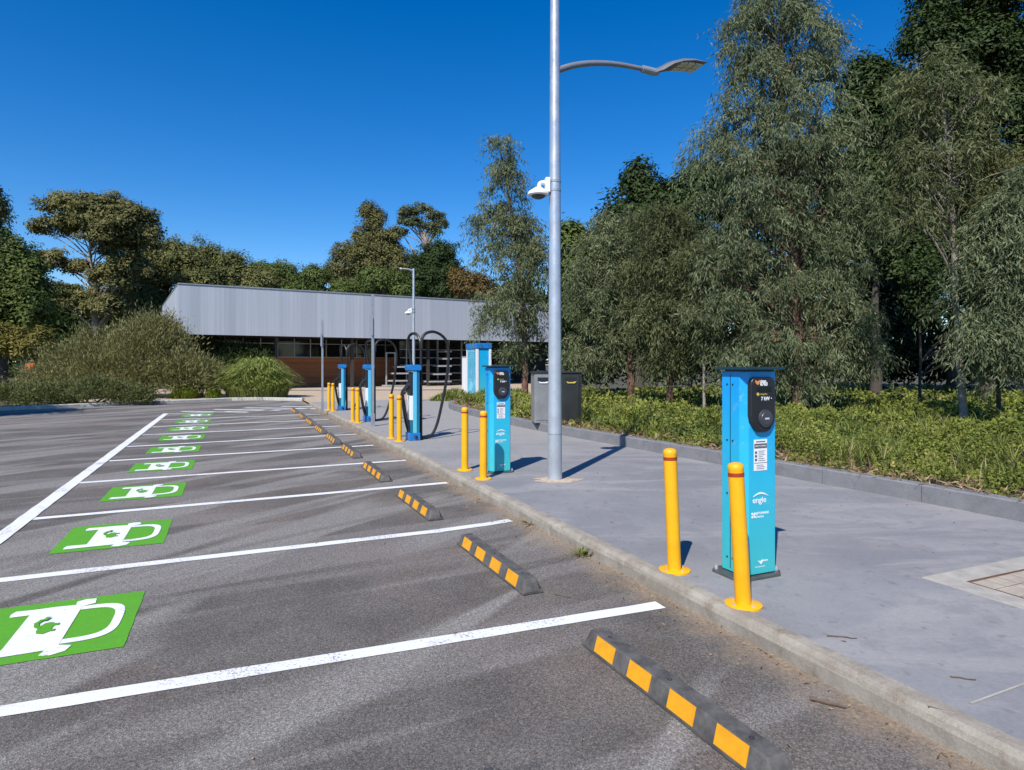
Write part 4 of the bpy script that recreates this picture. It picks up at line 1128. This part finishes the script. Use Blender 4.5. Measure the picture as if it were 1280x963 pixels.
# ================================================================== TREES, RIGHT
GR = 'gum trees in the planting bed'
tree('gum_tree', 'slender gum tree with narrow top left of the tall lamp pole', 24, [(655, 480), (656, 420), (650, 350), (640, 270), (626, 190)],
     [(624, 190, 13, 24), (632, 228, 22, 26), (628, 275, 26, 26), (650, 290, 22, 24), (640, 330, 38, 30), (668, 330, 22, 34), (642, 375, 42, 28), (620, 398, 24, 20), (662, 405, 14, 22), (650, 442, 18, 14), (600, 280, 7, 26)],
     245, 140, 0.167, 0.0288, 0.9, M['gum'], M['bark_red'], .13, GR, spread=.24, limbs=40, vs=1.5)
tree('gum_tree', 'rounded grey green gum tree just right of the tall lamp pole', 20.5, [(790, 480), (786, 420), (780, 350), (775, 290)],
     [(775, 290, 26, 28), (750, 320, 24, 30), (790, 330, 34, 34), (760, 370, 36, 34), (800, 385, 30, 34), (745, 420, 28, 30), (785, 435, 34, 26), (735, 360, 16, 26), (728, 455, 22, 18)],
     290, 150, 0.152, 0.0259, 0.8, M['gum'], M['bark_red'], .12, GR, spread=.24, limbs=40, vs=1.4)
tree('gum_tree', 'bushy olive gum tree with reddish trunk left of the near charger', 19, [(838, 485), (836, 430), (832, 360), (826, 290)],
     [(824, 285, 26, 30), (845, 315, 32, 34), (812, 335, 26, 34), (850, 370, 36, 36), (820, 400, 28, 30), (862, 415, 26, 32), (838, 445, 26, 22)],
     300, 150, 0.144, 0.0259, 0.8, M['gum2'], M['bark_red'], .11, GR, spread=.24, limbs=40, vs=1.4)
tree('young_gum_tree', 'young gum sapling with thin white trunk behind the near charger', 17.5, [(881, 494), (879, 440), (876, 380), (872, 330)],
     [(872, 330, 18, 24), (885, 365, 20, 26), (868, 395, 16, 24), (893, 420, 18, 24)],
     82, 145, 0.137, 0.023, 0.8, M['gum2'], M['bark_grey'], .045, GR, spread=.22, limbs=20, vs=1.4)
tree('gum_tree', 'tallest drooping gum tree rising behind the near blue charger', 17, [(1000, 505), (998, 440), (994, 340), (985, 220), (975, 110), (965, 20)],
     [(965, -10, 36, 34), (940, 40, 30, 36), (1000, 30, 34, 40), (1035, 55, 18, 26), (960, 95, 46, 40), (1010, 110, 40, 40), (930, 150, 40, 34), (985, 170, 50, 38), (1045, 180, 34, 34),
      (895, 195, 32, 28), (950, 225, 52, 36), (1020, 235, 54, 38), (905, 265, 36, 36), (1065, 275, 30, 36), (970, 290, 60, 38), (915, 330, 42, 36), (1040, 335, 46, 38), (980, 365, 60, 36), (905, 395, 34, 32),
      (1050, 400, 44, 34), (965, 425, 56, 32), (1020, 445, 50, 28), (1075, 440, 22, 20), (930, 450, 30, 22), (1000, 475, 40, 18)],
     860, 160, 0.144, 0.023, 0.95, M['bluegum'], M['bark_red'], .17, GR, spread=.21, limbs=110, vs=1.6, depth=.85)
tree('gum_tree', 'thin grey trunked gum with bare lower twigs at right', 14.2, [(1207, 522), (1199, 440), (1193, 330), (1190, 240), (1180, 160), (1172, 100)],
     [(1165, 95, 36, 28), (1200, 115, 40, 32), (1150, 140, 36, 30), (1185, 175, 52, 34), (1140, 205, 36, 30), (1215, 205, 32, 30), (1165, 245, 44, 30), (1125, 265, 30, 26), (1215, 260, 24, 26)],
     165, 120, 0.144, 0.0245, 0.85, M['gum2'], M['bark_grey'], .085, GR, spread=.22, limbs=60, bare=16, vs=1.4)
tree('gum_tree', 'blue green drooping gum tree cut by the right edge', 13.2, [(1290, 520), (1288, 440), (1282, 350), (1278, 250)],
     [(1275, 235, 24, 26), (1262, 275, 34, 32), (1300, 290, 40, 36), (1250, 325, 36, 36), (1300, 350, 44, 40), (1245, 375, 36, 34), (1285, 405, 44, 34), (1240, 425, 28, 26), (1270, 450, 34, 22), (1325, 420, 34, 40)],
     310, 150, 0.137, 0.023, 0.9, M['bluegum'], M['bark_grey'], .11, GR, spread=.2, limbs=50, vs=1.5)
tree('rust_tree', 'rust tinted sapling at the right edge behind the blue green gum', 14.0, [(1248, 500), (1246, 400), (1245, 290), (1246, 230)],
     [(1248, 222, 20, 18), (1262, 205, 16, 16), (1225, 262, 22, 18), (1240, 250, 16, 20)], 60, 60, .11, .03, .6, M['rustleaf'], M['bark_dark'], .05, spread=.2, limbs=20)
DG = 'dark broadleaf trees behind the gums'
tree('broadleaf_tree', 'dark green broadleaf tree peeking above the olive gums', 30, [(800, 470), (800, 380), (798, 260)],
     [(797, 232, 12, 20), (812, 260, 30, 26), (850, 262, 26, 26), (780, 300, 40, 36), (840, 310, 44, 40), (880, 250, 30, 40), (800, 370, 60, 50), (870, 370, 50, 60), (740, 390, 46, 50)], 900, 82, 0.216, 0.108, 0.25, M['darkleaf'], M['bark_dark'], .25, DG, spread=.42, depth=.8)
tree('broadleaf_tree', 'dark green tree mass directly behind the tall lamp pole', 32, [(705, 470), (705, 400), (704, 330)],
     [(712, 312, 20, 20), (728, 330, 26, 30), (722, 360, 24, 34), (735, 395, 32, 44), (738, 440, 32, 30)], 560, 82, 0.216, 0.108, 0.25, M['midleaf'], M['bark_dark'], .22, DG, spread=.42, depth=.8)
tree('broadleaf_tree', 'dark leafy tree between the tallest gum and the right hand trees', 24, [(1095, 480), (1095, 380), (1092, 200)],
     [(1080, 110, 22, 26), (1108, 125, 24, 26), (1085, 165, 44, 36), (1125, 190, 36, 40), (1070, 240, 40, 44), (1120, 262, 46, 44), (1075, 300, 30, 40)], 900, 82, 0.173, 0.079, 0.3, M['darkleaf'], M['bark_dark'], .22, DG, spread=.36, depth=.8)
tree('broadleaf_tree', 'tallest dark tree filling the top right corner', 24, [(1235, 480), (1238, 300), (1240, 100), (1245, -40)],
     [(1240, -60, 60, 40), (1200, 0, 50, 36), (1260, 10, 60, 44), (1170, 55, 40, 34), (1225, 70, 66, 40), (1285, 90, 54, 50), (1180, 130, 50, 44), (1255, 160, 70, 50), (1175, 230, 66, 54), (1265, 250, 66, 56), (1150, 330, 50, 60), (1310, 200, 50, 70), (1240, 330, 70, 40), (1310, 340, 60, 50)],
     1900, 96, .15, .075, .35, M['darkleaf'], M['bark_dark'], .32, DG, spread=.36, depth=.7)
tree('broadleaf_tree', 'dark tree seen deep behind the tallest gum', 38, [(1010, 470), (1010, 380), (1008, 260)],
     [(1000, 230, 70, 50), (940, 300, 70, 60), (1060, 310, 70, 60), (900, 380, 70, 60), (1000, 390, 80, 60), (1100, 400, 70, 60)], 900, 82, 0.245, 0.122, 0.25, M['shadeleaf'], M['bark_dark'], .3, DG, spread=.5, depth=.6)
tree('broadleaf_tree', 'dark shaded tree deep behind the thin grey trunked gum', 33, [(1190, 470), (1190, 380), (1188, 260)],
     [(1180, 250, 80, 60), (1110, 340, 60, 70), (1190, 370, 80, 60), (1270, 340, 70, 80), (1330, 300, 70, 100), (1120, 430, 60, 36), (1240, 430, 80, 36)], 1000, 82, 0.216, 0.108, 0.25, M['shadeleaf'], M['bark_dark'], .3, DG, spread=.45, depth=.6)
shrub('hedge_shrub', 'dark undergrowth band beneath the trees at right', 40, [(780, 455, 80, 32), (900, 450, 80, 36), (1030, 455, 90, 34), (1150, 458, 90, 30), (1270, 455, 90, 32), (1380, 450, 90, 40)], 1300, 40, .3, .14, M['shadeleaf'], .35, .2, depth=.5)
tree('broadleaf_tree', 'small leafy understorey tree in the shade left of the thin grey trunk', 19, [(1150, 490), (1150, 420), (1150, 350)], [(1148, 345, 20, 20), (1160, 375, 22, 22), (1240, 410, 24, 24), (1215, 430, 30, 16), (1165, 400, 20, 16)], 100, 60, .11, .05, .2, M['darkleaf'], M['bark_dark'], .05, DG, spread=.3)

# ================================================================== TREES, LEFT AND BEHIND
LG = 'trees around the pavilion'
tree('umbrella_gum_tree', 'large spreading gum with rusty umbrella crown on branching pale limbs at left', 52, [(122, 420), (120, 385), (117, 345), (112, 315), (118, 285)],
     [(95, 262, 34, 14), (135, 264, 36, 16), (165, 282, 34, 20), (65, 285, 24, 10), (105, 283, 34, 14), (128, 280, 44, 20), (152, 297, 38, 22), (182, 300, 20, 14), (150, 310, 28, 14), (70, 330, 20, 14), (95, 336, 14, 10), (160, 335, 24, 16), (140, 350, 30, 18), (85, 375, 34, 16), (130, 385, 30, 20)],
     720, 115, 0.25, 0.11, 0.15, M['rustleaf'], M['bark_grey'], .32, LG, spread=.5, limbs=90, vs=.6, depth=.9, ground=0)
tree('round_tree', 'dense rounded olive tree behind the left end of the pavilion', 60, [(205, 420), (208, 370), (210, 340)],
     [(208, 340, 42, 34), (180, 370, 30, 34), (235, 345, 26, 28), (200, 395, 44, 26), (250, 370, 30, 34)], 620, 110, 0.25, 0.11, 0.1, M['oliveleaf'], M['bark_dark'], .3, LG, spread=.5, ground=0)
tree('round_tree', 'rounded olive tree second from left behind the metal roof', 64, [(280, 420), (282, 380), (283, 350)],
     [(258, 342, 26, 28), (290, 346, 26, 24), (275, 370, 40, 26), (320, 360, 24, 20)], 460, 110, 0.25, 0.11, 0.1, M['oliveleaf'], M['bark_dark'], .3, LG, spread=.5, ground=0)
tree('round_tree', 'low mid green tree behind the middle of the metal roof', 68, [(350, 420), (352, 380), (352, 356)],
     [(345, 352, 34, 18), (325, 350, 22, 14), (375, 362, 26, 14), (395, 352, 16, 14), (360, 375, 50, 16)], 420, 110, 0.25, 0.11, 0.1, M['midleaf'], M['bark_dark'], .3, LG, spread=.5, ground=0)
tree('tall_gum_tree', 'tall gum with tufted top behind the pavilion, left of the umbrella top', 72, [(482, 420), (480, 360), (474, 320), (466, 285), (463, 265)],
     [(460, 268, 11, 10), (472, 276, 9, 9), (466, 290, 14, 16), (452, 302, 14, 12), (478, 312, 20, 14), (490, 300, 16, 10), (462, 318, 24, 14), (436, 322, 22, 14), (455, 335, 28, 20), (490, 330, 28, 18), (500, 350, 26, 20), (440, 352, 28, 16), (420, 345, 12, 16)],
     560, 110, 0.25, 0.11, 0.1, M['rustleaf'], M['bark_grey'], .34, LG, spread=.5, limbs=60, ground=0)
tree('umbrella_gum_tree', 'flat topped gum on a bare pale trunk above the pavilion', 76, [(522, 420), (520, 350), (532, 315), (530, 295), (526, 275)],
     [(510, 268, 13, 7), (528, 264, 16, 6), (544, 272, 11, 6), (505, 278, 8, 5), (518, 281, 12, 6), (538, 284, 11, 6), (551, 282, 7, 5), (503, 292, 5, 4), (546, 292, 6, 4)], 130, 80, 0.25, 0.11, 0.1, M['gum2'], M['bark_grey'], .42, LG, spread=.42, limbs=40, vs=.7, ground=0)
tree('round_tree', 'dark rounded tree behind the distant lamp pole', 66, [(548, 420), (548, 370), (548, 330)],
     [(550, 330, 22, 24), (530, 340, 18, 18), (556, 355, 22, 24), (525, 360, 26, 20)], 420, 110, 0.25, 0.11, 0.1, M['darkleaf'], M['bark_dark'], .3, LG, spread=.45, ground=0)
tree('round_tree', 'light green leafy tree just above the metal fascia', 62, [(475, 420), (476, 380), (476, 360)],
     [(476, 358, 32, 16), (450, 365, 18, 10), (500, 366, 20, 12), (430, 366, 16, 10)], 240, 110, 0.25, 0.11, 0.1, M['midleaf'], M['bark_dark'], .25, LG, spread=.45, ground=0)
tree('rust_tree', 'rust brown tree above the right end of the pavilion', 64, [(588, 420), (588, 380), (588, 365)],
     [(590, 362, 22, 16), (575, 355, 14, 16), (606, 370, 16, 10)], 200, 110, 0.25, 0.11, 0.1, M['orangeleaf'], M['bark_dark'], .2, LG, spread=.4, ground=0)
tree('round_tree', 'dark tree at the far left edge', 40, [(5, 450), (8, 390), (10, 340)],
     [(6, 332, 30, 24), (-40, 300, 40, 40), (38, 348, 12, 20), (20, 375, 36, 30), (-20, 390, 50, 40), (45, 395, 20, 24), (0, 420, 40, 24)], 640, 82, 0.23, 0.108, 0.1, M['midleaf'], M['bark_dark'], .28, LG, spread=.4, ground=0)
tree('round_tree', 'tree crown leaning in at the left edge above the others', 34, [(-70, 450), (-60, 380), (-30, 300), (-20, 255)],
     [(-16, 258, 16, 22), (-50, 250, 40, 40), (-40, 305, 30, 26)], 260, 82, 0.202, 0.086, 0.2, M['rustleaf'], M['bark_dark'], .22, LG, spread=.34, ground=0)
tree('small_tree', 'small yellow green round topped tree at the left edge', 33, [(28, 478), (27, 460), (26, 438)],
     [(10, 428, 24, 16), (38, 430, 22, 16), (24, 440, 34, 12), (-15, 432, 24, 18)], 380, 46, 0.18, 0.07, 0.1, M['yellowleaf'], M['bark_grey'], .09, LG, spread=.24, ground=0)
for px, w_, h_, y_, lab in ((90, 90, 40, 430, 'dark tree row filling the gaps under the spreading gum'), (250, 110, 40, 425, 'dark trees behind the left end of the pavilion'), (470, 130, 30, 400, 'trees behind the right half of the pavilion'), (640, 90, 40, 410, 'dark trees beyond the right end of the pavilion'), (-60, 90, 50, 420, 'dark trees beyond the left edge')):
    shrub('tree_row', lab, 80, [(px - w_ * .5, y_, w_ * .55, h_), (px, y_ - 8, w_ * .6, h_), (px + w_ * .5, y_, w_ * .55, h_), (px, y_ + 25, w_, 30)], 520, 40, .6, .3, M['darkleaf'], .6, .1, cat='tree row', depth=.4)
# off-frame tree at left whose shade falls on the far end of the road
tree('round_tree', 'leafy tree standing just outside the left edge of the view', 17, [(-330, 560), (-330, 400), (-330, 250)],
     [(-330, 210, 100, 60), (-370, 280, 110, 60), (-290, 270, 80, 60)], 300, 46, 0.2, 0.09, 0.1, M['midleaf'], M['bark_dark'], .16, spread=.35, ground=0)
r = thing('young_gum_tree', 'young gum sapling standing behind the viewer, its twig shadow reaching the bottom edge', 'tree', (-2.6, -2.6, 0), 0)
MB().tube(cr([(0, 0, 0), (.1, .1, 1.8), (.3, .3, 3.4), (.3, .4, 4.0)], 5), [.05 - .0022 * i for i in range(16)], 8).tube(cr([(.28, .28, 3.1), (.8, 1.2, 3.5), (1.34, 2.36, 3.42)], 5), [.02 - .0016 * i for i in range(11)], 6).build('trunk', M['bark_grey'], r, smooth=True)
pc = np.concatenate([rng.normal(size=(900, 3)) * np.array([.45, .45, .4]) + np.array([.3, .2, 3.5]), np.array([1.34, 2.30, 3.42]) + rng.normal(size=(22, 3)) * np.array([.08, .05, .05])])
dv = unit(len(pc)) * .6 + np.array([0, .1, -.8]); dv /= np.linalg.norm(dv, axis=1, keepdims=True)
leaf_mesh('crown', pc, dv, .15, .028, M['gum'], rng.random(len(pc)), r)
# orange panel glimpsed at far left
g_ = AT(38, 455, 36)
r = thing('orange_sign', 'small orange sign panel glimpsed through shrubs at far left', 'sign', (g_.x, g_.y, 0), 0)
MB().box(-.03, .03, 0, .05, 0, 1.9).build('post', M['galv_dull'], r)
MB().box(-.26, .26, -.03, -.001, 1.2, 1.72).build('panel', simple('orange_panel', (.75, .14, .03), .6), r, bevel=.01)

# ================================================================== LIGHT, SKY, CAMERA
el = R(47.0); az = R(203.5)
wd = bpy.data.worlds.new('World'); scene.world = wd; wd.use_nodes = True
nt = wd.node_tree; bg = nt.nodes['Background']
sky = nt.nodes.new('ShaderNodeTexSky'); sky.sky_type = 'NISHITA'; sky.sun_disc = False
sky.sun_elevation = el; sky.sun_rotation = az; sky.altitude = 400; sky.air_density = 1.0; sky.dust_density = .2; sky.ozone_density = 4.5
hs = nt.nodes.new('ShaderNodeHueSaturation'); hs.inputs['Saturation'].default_value = 1.38; hs.inputs['Hue'].default_value = .507
nt.links.new(sky.outputs[0], hs.inputs['Color']); nt.links.new(hs.outputs[0], bg.inputs['Color']); bg.inputs['Strength'].default_value = .12
sl = bpy.data.lights.new('Sun', 'SUN'); sl.energy = 4.8; sl.angle = R(.53); sl.color = (1, .955, .89)
so = bpy.data.objects.new('Sun', sl); COL.objects.link(so)
d = Vector((math.sin(R(23.5)) * math.cos(el), math.cos(R(23.5)) * math.cos(el), -math.sin(el)))
so.rotation_euler = d.to_track_quat('-Z', 'Y').to_euler(); so.location = (-10, -20, 30)
cam = bpy.data.cameras.new('Camera'); co = bpy.data.objects.new('Camera', cam); COL.objects.link(co)
co.location = (0, 0, HC); co.rotation_euler = (math.pi / 2, 0, 0)
cam.sensor_width = 36; cam.sensor_fit = 'HORIZONTAL'; cam.lens = F / 1280 * 36; cam.shift_y = -(481.5 - HY) / 1280
cam.clip_end = 3000; cam.clip_start = .05
scene.camera = co
scene.view_settings.view_transform = 'Standard'; scene.view_settings.look = 'None'; scene.view_settings.exposure = .36; scene.view_settings.gamma = 1
scene.cycles.use_denoising = True
scene.cycles.max_bounces = 6; scene.cycles.transparent_max_bounces = 4
